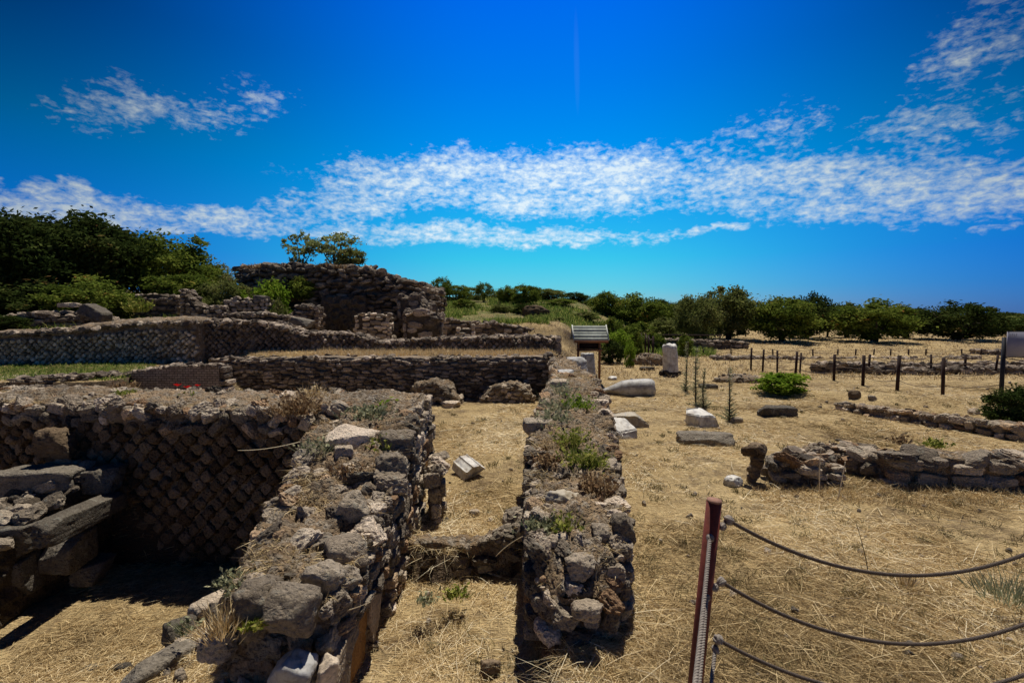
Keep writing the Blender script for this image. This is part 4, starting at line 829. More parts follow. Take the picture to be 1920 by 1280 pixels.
fence('rope_fence', 'small dark post fence climbing behind the roofed board and the column', [(1203, 624, 646, 22), (1210, 626, 648, 20.5), (1217, 628, 651, 19), (1225, 630, 656, 17.5)], .035, (.5, .95))
g = Geo(); x0 = gp(1218, 0, 24); tube(g, [(0, 0, 0), (0, 0, .75)], .03, 8); tube(g, [(0, 0, .72), (3.6, 0, .7)], .03, 8); tube(g, [(3.5, 0, 0), (3.5, 0, .75)], .03, 8); tube(g, [(1.7, 0, 0), (1.7, 0, .75)], .03, 8)
o = g.build('wooden_rail', M_POSTF); o.location = x0; tag(o, 'long horizontal wooden rail above the dark wall behind the marble column', 'rail')

# ------------------------------------------------------------------ plants
def leaf_quads(C, size, r, elong=1.7, tint=None, droop=0.):
    """diamond leaves at centres C"""
    n = len(C); a = r.normal(size=(n, 3)); a[:, 2] -= droop; a /= np.linalg.norm(a, axis=1)[:, None]; b = np.cross(a, r.normal(size=(n, 3))); b /= np.linalg.norm(b, axis=1)[:, None]
    s = size * r.uniform(.6, 1.3, (n, 1)); V = np.stack([C - a * s * elong * .5, C + b * s * .42, C + a * s * elong * .5, C - b * s * .42], 1).reshape(-1, 3)
    f = np.arange(n)[:, None] * 4 + np.arange(4); t = r.random(n) if tint is None else tint; return V, f, np.repeat(t, 4)

def tree_mesh(seed, kind='round', nleaf=9000, leaf=.034):
    """unit tree: crown about 1 wide, top at z = 1"""
    r = np.random.default_rng(seed); tr = Geo(); cl = []
    base_h = {'round': .2, 'bush': .02, 'sparse': .12, 'tall': .3}[kind]; nst = {'round': 3, 'bush': 5, 'sparse': 5, 'tall': 2}[kind]
    for k in range(nst):
        a = k * 6.28 / nst + r.random(); lean = r.uniform(.12, .34); p0 = np.array([math.cos(a), math.sin(a), 0]) * .02
        p3 = np.array([math.cos(a) * lean, math.sin(a) * lean, r.uniform(.6, .8)]); p1 = np.array([math.cos(a) * lean * .2, math.sin(a) * lean * .2, base_h]); pm = (p1 + p3) / 2 + r.normal(size=3) * .03
        pts = [p0 - [0, 0, .05], p1, pm, p3]; tube(tr, pts, [.03, .024, .014, .005], 6)
        for q in range(5):
            f = r.uniform(.1, 1); s = p1 * (1 - f) + p3 * f; d = r.normal(size=3); d[2] = abs(d[2]) * .6; d /= np.linalg.norm(d); e = s + d * r.uniform(.12, .3); tube(tr, [s, (s + e) / 2 + r.normal(size=3) * .015, e], [.011, .007, .003], 5); cl.append(e)
    ncl = {'round': 70, 'bush': 60, 'sparse': 34, 'tall': 60}[kind]; lo = {'round': .2, 'bush': .0, 'sparse': .35, 'tall': .35}[kind]
    for _ in range(ncl):
        d = r.normal(size=3); d /= np.linalg.norm(d); rad = r.uniform(.35, .98) ** .6
        c = d * rad * np.array([.42, .42, (1 - lo) / 2 * .92]); c[2] += (1 + lo) / 2; c *= 1 + .1 * vnoise(c[None] * 4 + seed)[0]; cl.append(c)
    cl = np.array(cl); w = r.uniform(.4, 1.4, len(cl)); w /= w.sum(); idx = r.choice(len(cl), nleaf, p=w); sig = r.uniform(.03, .075, len(cl)) * (1.0 if kind != 'sparse' else .8)
    C = cl[idx] + r.normal(size=(nleaf, 3)) * sig[idx][:, None] * np.array([1, 1, .75]); pass
    C[:, :2] *= .5 / np.percentile(np.abs(C[:, :2]), 98.5); zl, zh = np.percentile(C[:, 2], [1, 99.3]); lo2 = lo * .45 + .02; C[:, 2] = lo2 + (C[:, 2] - zl) / (zh - zl) * (1 - lo2)
    C[:, :2] *= (1 - .25 * np.clip((C[:, 2:3] - .75) / .25, 0, 1) ** 2)
    ct = r.random(len(cl)); t = np.clip(ct[idx] * .5 + r.random(nleaf) * .5, 0, 1); cr = Geo(); cr.add(*leaf_quads(C, leaf, r, tint=t)); return tr, cr
PROT = {}
def get_proto(kind, seed, nleaf, leaf, mat):
    key = (kind, seed, nleaf, leaf, mat.name)
    if key not in PROT:
        tr, cr = tree_mesh(seed, kind, nleaf, leaf); a = tr.build('trunk', M_BARK); b = cr.build('crown', mat, smooth=False); PROT[key] = [a, b, False]
    return PROT[key]
def plant(name, label, cat, px, ptop, wpx, D, kind='round', seed=0, nleaf=9000, leaf=.034, mat=None, group=None, zb=None, dw=1.0):
    mat = mat or M_LEAF; x = XD(px, D); zb = G(x, D) if zb is None else zb; H = max(ZD(ptop, D) - zb, .15); Wd = wpx * D / F
    r = empty(name, (x, D, zb - .02), label, cat, group); r.scale = (Wd, Wd * dw, H); r.rotation_euler = (0, 0, 0)
    pr = get_proto(kind, seed, nleaf, leaf, mat); rot = rng.uniform(0, 6.28)
    for k in (0, 1):
        o = pr[k] if not pr[2] else pr[k].copy()
        if pr[2]: COL.objects.link(o)
        o.parent = r; o.rotation_euler = (0, 0, rot)
    pr[2] = True; return r
GT = 'trees along the horizon'
# left dark trees
plant('broad_tree', 'broad dark tree filling the left edge above the ruins', 'tree', 22, 408, 215, 17, 'round', 1, 26000, .03, M_LEAF_D)
plant('broad_tree', 'tall dark round tree right of the one at the left edge', 'tree', 150, 408, 200, 17.5, 'round', 2, 26000, .03, M_LEAF_D)
plant('broad_tree', 'dark tree peeking up between the tall one and the mid green one', 'tree', 205, 428, 100, 19, 'round', 3, 14000, .035, M_LEAF_D)
plant('green_tree', 'mid green tree with a pointed top left of the mound', 'tree', 312, 446, 165, 20, 'round', 4, 20000, .03, M_LEAF)
plant('green_tree', 'small pale green tree just left of the mound', 'tree', 402, 496, 75, 24, 'round', 5, 9000, .036, M_LEAF_Y)
plant('shrub', 'low dark shrub under the trees at the far left', 'shrub', 60, 528, 190, 15, 'bush', 6, 14000, .03, M_LEAF_D)
plant('shrub', 'green shrub sprawling below the tall dark tree', 'shrub', 185, 520, 150, 15, 'bush', 7, 14000, .03, M_LEAF)
plant('shrub', 'shrub between the wall remnants below the pointed tree', 'shrub', 350, 515, 120, 17, 'bush', 8, 9000, .035, M_LEAF)
plant('shrub', 'olive shrub at the left foot of the mound', 'shrub', 425, 522, 80, 16.5, 'bush', 6, 14000, .03, M_LEAF_Y)
plant('shrub', 'bright green shrub against the dark mound face', 'shrub', 508, 530, 85, 16.9, 'bush', 9, 7000, .045, M_LEAF_B)
plant('shrub', 'soft grassy shrub below the bright green one', 'shrub', 520, 565, 50, 16.2, 'bush', 10, 4000, .05, M_LEAF_Y)
plant('shrub', 'small olive shrub growing on the mound face below the tree', 'shrub', 565, 520, 50, 18, 'bush', 10, 4000, .05, M_LEAF, zb=ZD(560, 18))
plant('shrub', 'dark shrub at the left end of the pale grey wall top', 'shrub', 10, 590, 60, 12.4, 'bush', 9, 7000, .045, M_LEAF_D)
# tree on the mound
zt = ZD(503, 19)
plant('small_tree', 'leafy small tree with several stems on top of the mound, centre crown', 'tree', 632, 436, 95, 19.6, 'sparse', 11, 1500, .048, M_LEAF_P, zb=zt)
plant('small_tree', 'leaning sparse tree on the mound left of the fuller one', 'tree', 567, 436, 62, 19.3, 'sparse', 12, 620, .07, M_LEAF_P, zb=zt)
plant('shrub', 'low dense bush at the right foot of the mound top tree', 'shrub', 662, 466, 52, 19.2, 'bush', 13, 4500, .05, M_LEAF_Y, zb=zt - .05)
plant('shrub', 'tiny tuft bush on the left part of the mound top', 'shrub', 500, 492, 22, 19, 'bush', 13, 4500, .05, M_LEAF, zb=zt)
# ridge and horizon trees: (px, top, width, D, kind, mat, label)
TR = [(815, 540, 26, 30, 'bush', 0, 'round bush directly right of the mound end'), (829, 522, 30, 34, 'tall', 0, 'narrow tree with a pointed top right of the mound'), (856, 537, 50, 36, 'bush', 0, 'wide low bush right of the narrow pointed tree'),
      (884, 541, 34, 38, 'bush', 1, 'small olive bush on the ridge before the round headed little tree'), (907, 532, 26, 36, 'tall', 0, 'little round headed tree with a bare stem on the ridge'), (928, 548, 34, 40, 'bush', 1, 'pale bush right of the little round headed tree'),
      (951, 539, 30, 34, 'round', 0, 'green tree on the straw slope with bushes at its foot'), (986, 537, 40, 33, 'round', 0, 'dark leaning tree on the slope above the rock outcrop'), (1027, 544, 50, 38, 'round', 1, 'grey green broad tree on the ridge, second from the dip'),
      (1078, 550, 40, 42, 'round', 2, 'dark small tree at the ridge dip above the slatted roof'), (1108, 562, 36, 46, 'bush', 0, 'low tree in the ridge dip right of the slatted roof'), (1136, 550, 44, 34, 'round', 0, 'round tree with a visible trunk behind the slatted roof'),
      (1190, 555, 78, 34, 'round', 0, 'wide tree behind the small post fence'), (1172, 566, 44, 42, 'bush', 2, 'dark bush tucked behind the wide tree left side'), (1240, 566, 44, 44, 'round', 2, 'dark low tree between the wide tree and the tall one'), (1277, 566, 44, 40, 'round', 0, 'tree left of the feathery grey green one'),
      (1306, 560, 62, 27, 'round', 1, 'feathery grey green tree behind the thistles'), (1366, 543, 82, 30, 'round', 3, 'tallest bright olive tree in the middle of the right tree line'), (1405, 572, 34, 46, 'round', 2, 'small dark tree right behind the tallest one'),
      (1428, 578, 40, 50, 'round', 0, 'distant low tree seen in the gap right of the tallest one'), (1466, 562, 88, 28, 'round', 0, 'broad tree whose shade reaches the straw, first of the dense row'), (1514, 556, 66, 31, 'round', 2, 'taller dark tree in the dense row with slanting trunks below'),
      (1552, 570, 48, 33, 'tall', 0, 'open tree with bare slanting stems in the dense row'), (1588, 572, 56, 33, 'round', 1, 'olive tree right of the bare slanting stems'), (1640, 567, 96, 28, 'round', 0, 'largest spreading tree of the dense row'),
      (1700, 577, 72, 32, 'round', 2, 'tree right of the largest spreading one'), (1745, 594, 50, 42, 'round', 2, 'low tree in the gap before the dark dome shaped tree'), (1796, 571, 92, 30, 'round', 2, 'dark dome shaped tree standing apart at the right'),
      (1858, 600, 56, 36, 'round', 2, 'ragged tree left of the grey sign'), (1884, 598, 34, 38, 'tall', 2, 'spindly tree top right behind the grey sign'), (1925, 600, 50, 34, 'round', 2, 'dark tree cut by the right edge above the sign'),
      (1215, 575, 60, 56, 'round', 2, 'faint far tree behind the wide tree'), (1330, 572, 60, 52, 'round', 2, 'far dark tree behind the feathery one'), (1500, 585, 90, 55, 'round', 2, 'far dark trees mass left of the dense row gap'), (1600, 590, 90, 55, 'round', 2, 'far dark tree behind the olive one'), (1770, 600, 90, 58, 'round', 2, 'far low tree behind the dome shaped one'), (1840, 608, 70, 58, 'round', 2, 'far low tree between dome shaped and ragged trees')]
TM = [M_LEAF, M_LEAF_Y, M_LEAF_D, M_LEAF_Y]
for k, (px, tp, w, D, kd, mt, lb) in enumerate(TR):
    plant('field_tree' if kd != 'bush' else 'shrub', lb, 'tree' if kd != 'bush' else 'shrub', px, tp - 2, w * 1.3, D, kd, {'round': 20 + (k * 5) % 6, 'bush': 26 + k % 2, 'tall': 28}[kd], {'round': 12000, 'bush': 7000, 'tall': 6000}[kd], .033, TM[mt], GT)
for k in range(26):
    px = 1180 + k * 30 + rng.uniform(-10, 10); plant('field_tree', 'distant tree in the closed belt behind the nearer field trees', 'tree', px, 578 + rng.uniform(-4, 8) + k * .45, rng.uniform(70, 110), rng.uniform(56, 70), 'round', 20 + k % 3, 9000, .042, TM[k % 3], 'distant belt of trees')
BU = [(940, 570, 44, 28, 1, 'yellow green shrub on the straw slope left of the rock outcrop'), (985, 568, 50, 27, 2, 'dark shrub shading the rock outcrop on the slope'), (1010, 590, 44, 24, 1, 'pale shrub below the rock outcrop'), (1050, 560, 60, 32, 0, 'wide green shrub on the ridge above the roofed board'), (1040, 596, 50, 24, 1, 'grassy shrub left of the roofed board roof'),
      (1095, 584, 60, 28, 1, 'yellowish shrub behind the board roof'), (1150, 596, 50, 24, 0, 'green shrub just right of the board roof'), (1160, 618, 50, 20, 3, 'light green spreading shrub right of the roofed board'), (1148, 636, 44, 17.5, 2, 'dark shrub in the hollow right of the roofed board'), (1182, 640, 22, 16, 3, 'small fresh green bush at the hollow edge'), (1196, 604, 60, 26, 0, 'green shrub behind the small post fence'), (1250, 596, 70, 30, 1, 'pale green brush behind the wooden rail'), (1225, 622, 40, 23, 0, 'dark green shrub under the wooden rail'), (1190, 622, 36, 21, 0, 'rounded green shrub left of the small post fence'), (1285, 628, 30, 20, 0, 'small green tuft shrub beside the column top'), (1330, 600, 70, 38, 1, 'brush between the feathery and the tallest tree'), (1430, 598, 70, 42, 1, 'low brush in the gap right of the tallest tree'), (1120, 575, 60, 36, 1, 'olive brush on the slope behind the round tree'), (870, 560, 40, 30, 0, 'green clump on the bank beside the mound')]
for k, (px, tp, w, D, mt, lb) in enumerate(BU): plant('shrub', lb, 'shrub', px, tp, w, D, 'bush', 25, 6000, .042, [M_LEAF, M_LEAF_Y, M_LEAF_D, M_LEAF_B][mt], 'shrubs on the slope')
single('rock_outcrop', 'brown rock outcrop on the straw slope under the leaning tree', 'rock outcrop', 1005, 600, (1.5, 1.2, .9), .2, RUB4[9], M_TUFF, D=26, tint=.2)
plant('green_bush', 'bright yellow green bush in the straw above the trough like slab', 'bush', 1468, 698, 84, dfor(742) + .2, 'bush', 31, 5500, .06, M_LEAF_B)
plant('dark_bush', 'dark leafy bush at the right edge under the sign', 'bush', 1912, 728, 92, 7.5, 'bush', 32, 12000, .04, M_LEAF_D)

# blades ---------------------------------------------------------------
def blades(g, B, d, L, w, bend, tint):
    """B base (n,3), d unit dir (n,3), L length, w width, bend vector (n,3)"""
    n = len(B); side = np.cross(d, rng.normal(size=(n, 3))); side /= np.linalg.norm(side, axis=1)[:, None] + 1e-9; side = side * (w / 2)[:, None]
    m = B + d * (L * .5)[:, None] + bend * .3 * L[:, None]; t = B + d * L[:, None] + bend * L[:, None]
    V = np.stack([B - side, B + side, m + side * .9, m - side * .9, t], 1).reshape(-1, 3); i = np.arange(n)[:, None] * 5
    g.add(V, [i + np.array([0, 1, 2, 3]), i + np.array([3, 2, 4])], np.repeat(tint, 5))
def flat_straw(g, x, y, z, L, w, lift=.18, tint=None):
    n = len(x); a = rng.uniform(0, 2 * math.pi, n); a = a + .6 * np.sin(x * 3 + y * 2); e = np.abs(rng.normal(size=n)) * lift
    d = np.stack([np.cos(a) * np.cos(e), np.sin(a) * np.cos(e), np.sin(e)], -1); bend = rng.normal(size=(n, 3)) * .12; bend[:, 2] = -np.abs(bend[:, 2]) - np.sin(e) * .7
    blades(g, np.stack([x, y, z + rng.uniform(0, .02, n)], -1), d, L, w, bend, rng.random(n) if tint is None else tint)
def field(n, ylo, yhi, a0, a1, Lr, seedoff=0, clump=True):
    y = ylo * (yhi / ylo) ** rng.random(n); x = rng.uniform(a0, a1, n) * y; p = np.stack([x, y, x * 0], -1); nz = fbm(p * 1.6 + 40, 3); keep = rng.random(n) < np.clip(.6 + nz * 2.0, .06, 1)
    x, y = x[keep], y[keep]; nz = nz[keep]; n = len(x); L = rng.uniform(*Lr, n) * (.6 + .7 * rng.random(n)); w = .0011 + .00062 * y * rng.uniform(.5, 1.2, n)
    big = fbm(np.stack([x, y, x * 0], -1) * .8 + 3, 3)
    return x, y, L, w, np.clip(rng.random(n) * .8 + .14 + big * .8, 0, 1)
g = Geo()
x, y, L, w, t = field(330000, 1.7, 12.5, -1.15, 1.15, (.045, .15)); w = np.minimum(w, .008); flat_straw(g, x, y, terr(x, y), L, w, .2, t)
x, y, L, w, t = field(9000, 1.8, 9, -.2, 1.15, (.16, .36)); flat_straw(g, x, y, terr(x, y) + .012, L, w, .16, np.clip(t + .2, 0, 1))
straw = g.build('dry_straw', M_STRAW, smooth=False); tag(straw, 'dry cut straw lying over the ground', 'straw', kind='stuff')
g = Geo(); n = 170
for _ in range(n):
    y = 2.2 * 6 ** rng.random(); x = rng.uniform(-.2, 1.1) * y; 
    if .0 < x < 1.1 and y < 9: continue
    r_ = rng.uniform(.008, .03) * (1 + y * .06); rock(g, RUB2[rng.integers(8)], (x, y, G(x, y) + r_ * .2), (r_, r_ * .8, r_ * .6), rotm(*(rng.random(3) * 6)))
tag(g.build('gravel', M_STONE, smooth=False), 'small stones and clods strewn through the straw', 'gravel', kind='stuff')
g = Geo()
for _ in range(520):
    y = 2.1 * 5.5 ** rng.random(); x = rng.uniform(-.25, 1.12) * y; n = rng.integers(14, 46); sp = rng.uniform(.02, .07); bx, by = x + rng.normal(size=n) * sp, y + rng.normal(size=n) * sp; d = np.stack([rng.normal(size=n) * .5, rng.normal(size=n) * .5, np.ones(n)], -1); d /= np.linalg.norm(d, axis=1)[:, None]; b_ = rng.normal(size=(n, 3)) * .35; b_[:, 2] = -np.abs(b_[:, 2]); blades(g, np.stack([bx, by, terr(bx, by)], -1), d, rng.uniform(.02, .085, n), np.full(n, .0018 + .0007 * y), b_, rng.random(n) * rng.uniform(.3, .8))
tag(g.build('grass_tufts', M_TUFT, smooth=False), 'rooted dry greyish grass tufts in the straw', 'dry grass', kind='stuff')
# upright dry grass: ledges, wall feet
def upright(g, x, y, z, L, w, spread=.35, tint=None):
    n = len(x); d = rng.normal(size=(n, 3)) * spread; d[:, 2] = 1; d /= np.linalg.norm(d, axis=1)[:, None]; b = rng.normal(size=(n, 3)) * .2; b[:, 2] = -np.abs(b[:, 2]); blades(g, np.stack([x, y, z], -1), d, L, w, b, rng.random(n) if tint is None else tint)
def zone(n, xr, yr): return rng.uniform(*xr, n), rng.uniform(*yr, n)
g = Geo()
for n, xr, yr, h, w in [(9000, (-4.5, .9), (10.42, 11.5), (.04, .17), .009), (1500, (-6, -3.5), (10.42, 11.4), (.03, .1), .009)]:
    x, y = zone(n, xr, yr); upright(g, x, y, terr(x, y), rng.uniform(*h, n), np.full(n, w), .3, np.clip(.35 + .5 * rng.random(n), 0, 1))
n = 26000; y = 13 * (40 / 13) ** rng.random(n); x = rng.uniform(-.2, 1.1, n) * y; upright(g, x, y, terr(x, y), rng.uniform(.04, .16, n), .006 + .0007 * y, .5)
n = 5000; x, y = zone(n, (2.4, 6), (4.35, 4.9)); upright(g, x, y, terr(x, y), rng.uniform(.03, .14, n), np.full(n, .004), .8, rng.random(n) * .8)
n = 7000; x, y = zone(n, (.9, 1.9), (9.4, 13)); upright(g, x, y, terr(x, y), rng.uniform(.03, .13, n), np.full(n, .008), .5)
tag(g.build('dry_grass', M_STRAW, smooth=False), 'golden dry grass on the ledge and slopes', 'dry grass', kind='stuff')
g = Geo()
n = 9000; y = rng.uniform(8.4, 11.4, n); x = rng.uniform(-1.12, -.74, n) * y; upright(g, x, y, terr(x, y), rng.uniform(.03, .1, n), np.full(n, .01), .5)
n = 60000; y = 20 * (55 / 20) ** rng.random(n); x = rng.uniform(-.2, .42, n) * y; k = fbm(np.stack([x * .4, y * .2, x * 0], -1), 3) > -.12; x, y = x[k], y[k]; n = len(x); upright(g, x, y, terr(x, y), rng.uniform(.08, .35, n), .015 + .0012 * y, .4)
n = 9000; y = rng.uniform(12.5, 18, n); x = rng.uniform(-1.1, -.5, n) * y; upright(g, x, y, terr(x, y), rng.uniform(.05, .3, n), np.full(n, .015), .5)
n = 12000; y = rng.uniform(44, 75, n); x = rng.uniform(.3, 1.1, n) * y; upright(g, x, y, terr(x, y), rng.uniform(.2, .6, n), np.full(n, .1), .4)
tag(g.build('green_grass', M_GRASS, smooth=False), 'green grass by the pale wall and over the slopes', 'grass', kind='stuff')
# dry weeds growing in the wall tops
g = Geo()
for W, n, u0, u1 in ((W1, 6500, 0, W1.L), (W2, 9000, 0, W2.L), (W3, 10000, 0, W3.L), (W4, 500, 0, W4.L)):
    u = rng.uniform(u0, u1, n); o = rng.uniform(-.92, .92, n); x, y, w_, a0, a1, t = W.at(u); x = x - t[:, 1] * o * w_ / 2; y = y + t[:, 0] * o * w_ / 2; p = np.stack([x, y, x * 0], -1); k = fbm(p * 5 + 2, 2) > -.05; x, y, a1 = x[k], y[k], a1[k]; n = len(x)
    up = rng.random(n) < .4
    upright(g, x[up], y[up], a1[up] + .02, rng.uniform(.02, .09, up.sum()), np.full(up.sum(), .0028), .7, rng.random(up.sum()) * .7); f = ~up; flat_straw(g, x[f], y[f], a1[f] + .03, rng.uniform(.04, .14, f.sum()), np.full(f.sum(), .003), .5, rng.random(f.sum()) * .75)
tag(g.build('wall_top_straw', M_STRAW, smooth=False), 'dry stalks and litter caught on the wall crests', 'dry grass', kind='stuff')
g = Geo(); n = 9000; u = rng.uniform(.1, W12.L, n); o = rng.uniform(-1, -.1, n); x, y, w_, a0, a1, t = W12.at(u); x = x - t[:, 1] * o * w_ / 2; y = y + t[:, 0] * o * w_ / 2; k = fbm(np.stack([x, y, x * 0], -1) * .9, 3) > -.05; x, y, a1 = x[k], y[k], a1[k]; upright(g, x, y, a1 + .02, rng.uniform(.06, .26, len(x)), np.full(len(x), .022), .5)
tag(g.build('mound_top_weeds', M_DRYW, smooth=False), 'rusty dry weeds covering the flat top of the mound', 'weeds', kind='stuff')
# single weeds ----------------------------------------------------------
def weed(name, label, px, py, D, h, w, mat, n=90, leafy=.0, group=None):
    D = snap(px, py, D) if D < 8 else D; n = int(n * 1.1); p = P(px, py, D=D); g = Geo(); b = rng.normal(size=(n, 3)) * w * .3; b[:, 2] = 0; d = np.stack([b[:, 0], b[:, 1], np.full(n, w * .5)], -1) * np.array([1.6, 1.6, 2.0]) + rng.normal(size=(n, 3)) * w * .2; d[:, 2] = np.abs(d[:, 2]) + .3 * w; d /= np.linalg.norm(d, axis=1)[:, None]
    L = rng.uniform(.4, 1, n) * h; blades(g, b, d, L, np.full(n, .003 + .0006 * D), rng.normal(size=(n, 3)) * .15, rng.random(n))
    if leafy: k = rng.choice(n, int(n * leafy)); f = rng.uniform(.3, 1, len(k))[:, None]; C = b[k] + d[k] * L[k][:, None] * f; g.add(*leaf_quads(C, .012 + .003 * D, rng))
    o = g.build(name, mat, smooth=False); o.location = p; tag(o, label, 'weed', group)
weed('weed', 'yellow green weed standing at the near middle of the central wall', 1062, 1000, 3.1, .16, .07, M_WEED, 60, 2.5)
weed('weed', 'tall yellow green weed row on the central wall behind the ochre stone', 1085, 880, 3.95, .24, .12, M_WEED, 110, 2)
weed('weed', 'bright weed tuft further along the central wall', 1072, 838, 4.5, .22, .12, M_WEED, 110, 2)
weed('weed', 'round yellow green tuft far along the central wall', 1085, 770, 6.2, .2, .2, M_LEAF_B, 120, 2)
weed('weed', 'grey green bushy weed on the far part of the central wall', 1048, 775, 5.7, .26, .2, M_GREYW, 90, 1)
weed('weed', 'tall pale weed near the far end of the central wall', 1054, 745, 7, .28, .16, M_GREYW, 70, 1)
weed('weed', 'grey green weed on the left of the central wall middle', 1040, 800, 5.1, .2, .2, M_GREYW, 140, 2)
weed('weed', 'green weed at the right edge of the central wall middle', 1110, 876, 4.0, .14, .14, M_WEED, 90, 2)
weed('dry_weed', 'rusty dry weed on the right half of the central wall', 1118, 925, 3.6, .16, .16, M_DRYW, 150, 2)
weed('dry_weed', 'rusty dry weed behind the dark gap in the central wall', 1030, 868, 4.1, .08, .2, M_DRYW, 120, 2)
weed('dry_weed', 'straw coloured dry clump at the left edge of the central wall', 1035, 835, 4.6, .12, .2, M_STRAW, 120, 0)
weed('weed', 'pale green sprawling weed at the near left of the central wall', 1012, 990, 3.15, .07, .14, M_GREYW, 130, 2)
weed('dry_weed', 'rusty red dry weed clump on the cross wall beside two poppies', 560, 775, 4.9, .22, .28, M_DRYW, 240, 2)
weed('dry_weed', 'golden dry clump on the cross wall right of the rusty one', 590, 755, 5.1, .22, .22, M_STRAW, 160, 1)
weed('weed', 'fresh green weed on the cross wall right part', 722, 770, 4.9, .14, .1, M_LEAF_B, 70, 2)
weed('weed', 'grey green mat of weeds on the cross wall above the junction', 690, 780, 4.7, .1, .3, M_GREYW, 240, 2)
weed('weed', 'small green weed beside the four poppies on the cross wall', 360, 752, 5.1, .12, .1, M_WEED, 60, 2)
weed('weed', 'green weed among the grey stones at the left of the cross wall', 236, 750, 5.2, .14, .12, M_WEED, 80, 2)
weed('dry_weed', 'brown dry weed on the cross wall left part', 232, 735, 5.5, .14, .18, M_DRYW, 120, 2)
weed('weed', 'grass tuft left of the white topped slab', 600, 850, 3.85, .16, .16, M_GREYW, 120, 1)
weed('dry_weed', 'rusty stalks in front of the upright pale stone on the left wall', 655, 890, 3.5, .13, .16, M_DRYW, 130, 1)
weed('weed', 'green yellow weed right of the white topped slab', 712, 845, 3.8, .14, .12, M_WEED, 80, 2)
weed('weed', 'mossy green tuft between the front boulders of the left wall', 475, 1175, 2.12, .05, .06, M_WEED, 80, 2)
weed('weed', 'grey green mossy mat on the near top of the left wall', 455, 1090, 2.45, .05, .16, M_GREYW, 240, 1)
weed('dry_weed', 'coarse dry tuft hanging at the left foot of the left wall', 420, 1180, 2.3, .12, .16, M_STRAW, 200, 0)
weed('weed', 'small green weed by the blocks at the left of the sunken room', 150, 925, 4.35, .13, .12, M_LEAF_B, 60, 2)
weed('weed', 'slender grey green weed on the rim of the sunken room', 350, 1185, 2.5, .12, .05, M_GREYW, 30, 2)
weed('weed', 'green weed at the bottom of the passage before the step', 855, 1120, 3.05, .07, .1, M_WEED, 60, 2)
weed('weed', 'green tuft in the passage foreground left side', 800, 1130, 2.95, .06, .1, M_GREYW, 60, 1)
weed('dry_weed', 'upright dry tuft in the straw below the ropes', 1700, 1100, 3.0, .12, .1, M_STRAW, 80, 0)
weed('weed', 'grey green grass clump at the right edge below the ropes', 1890, 1120, 2.7, .16, .25, M_GREYW, 220, 0)
weed('dry_weed', 'rusty dry weed on the longer low wall at right', 1690, 833, 5.2, .14, .12, M_DRYW, 60, 1)
weed('weed', 'green weed growing behind the flat slabs of the low wall', 1750, 838, 5.3, .12, .12, M_WEED, 60, 2)
weed('weed', 'green weed tuft on the crest of the long left wall', 258, 585, 13, .45, .3, M_WEED, 100, 2)
# thistles
for k, (px, pb_, ptp, lb) in enumerate([(1288, 733, 640, 'tallest brown stemmed thistle nearest the marble column'), (1307, 757, 655, 'bushy pale thistle in the middle of the thistle group'), (1322, 764, 692, 'slim thistle at the right of the thistle group'), (1372, 788, 690, 'single thistle with a flowered stem above the dark slab end')]):
    D = dfor(pb_); x, y, z = gp(px, 0, D); h = ZD(ptp, D) - z; r = empty('thistle', (x, y, z), lb, 'thistle', 'tall thistles in the straw')
    g = Geo(); tube(g, [(0, 0, -.03), (rng.normal() * .02, 0, h * .5), (rng.normal() * .05, 0, h)], [.014, .01, .004], 6); g.build('stem', M_BARK, r)
    n = 260; f = rng.random(n) ** (1.4 if k != 1 else 1.0); rad = (.05 + .16 * np.exp(-f * 5)) * (1.5 if k == 1 else 1.0); a = rng.uniform(0, 6.28, n); B = np.stack([0 * f, 0 * f, f * h], -1); d = np.stack([np.cos(a), np.sin(a), rng.uniform(.1, .9, n)], -1); d /= np.linalg.norm(d, axis=1)[:, None]
    g = Geo(); blades(g, B, d, rad * rng.uniform(.6, 1.5, n), np.full(n, .012), rng.normal(size=(n, 3)) * .2, rng.random(n)); g.build('leaves', M_GREYW, r, smooth=False)
# poppies
for k, (px, py, lb) in enumerate([(300, 739, 'red poppy lowest and leftmost on the cross wall, beside stones'), (333, 724, 'highest red poppy before the brick wall'), (352, 728, 'red poppy in the middle of the group before the brick wall'), (371, 724, 'small red poppy rightmost before the brick wall'), (524, 745, 'small red poppy at the left of the rusty weeds'), (551, 747, 'red poppy inside the rusty dry weeds')]):
    D = 5.3; p = P(px, py, D=D); hz = p[2] - .84; r = empty('poppy', (p[0], D, .84), lb, 'poppy', 'poppies on the cross wall'); g = Geo(); tube(g, [(0.02, 0, -.05), (.01, 0, hz * .5), (0, 0, hz)], .0025, 5); g.build('stem', M_GREYW, r)
    g = Geo(); s = .032 if k not in (3, 4) else .024
    for q in range(4):
        a = q * 1.57 + rng.random(); t = np.array([math.cos(a), math.sin(a), 0]); u = np.array([-t[1], t[0], 0]); c = np.array([0, 0, hz]); V = [c, c + t * s * .6 - u * s * .7 + [0, 0, s * .5], c + t * s * 1.2 - u * s * .35 + [0, 0, s * .9], c + t * s * 1.2 + u * s * .35 + [0, 0, s * .8], c + t * s * .6 + u * s * .7 + [0, 0, s * .5]]; g.add(V, [np.array([[0, 1, 2], [0, 2, 3], [0, 3, 4]])], rng.random())
    g.build('petals', M_PETAL, r, smooth=False)
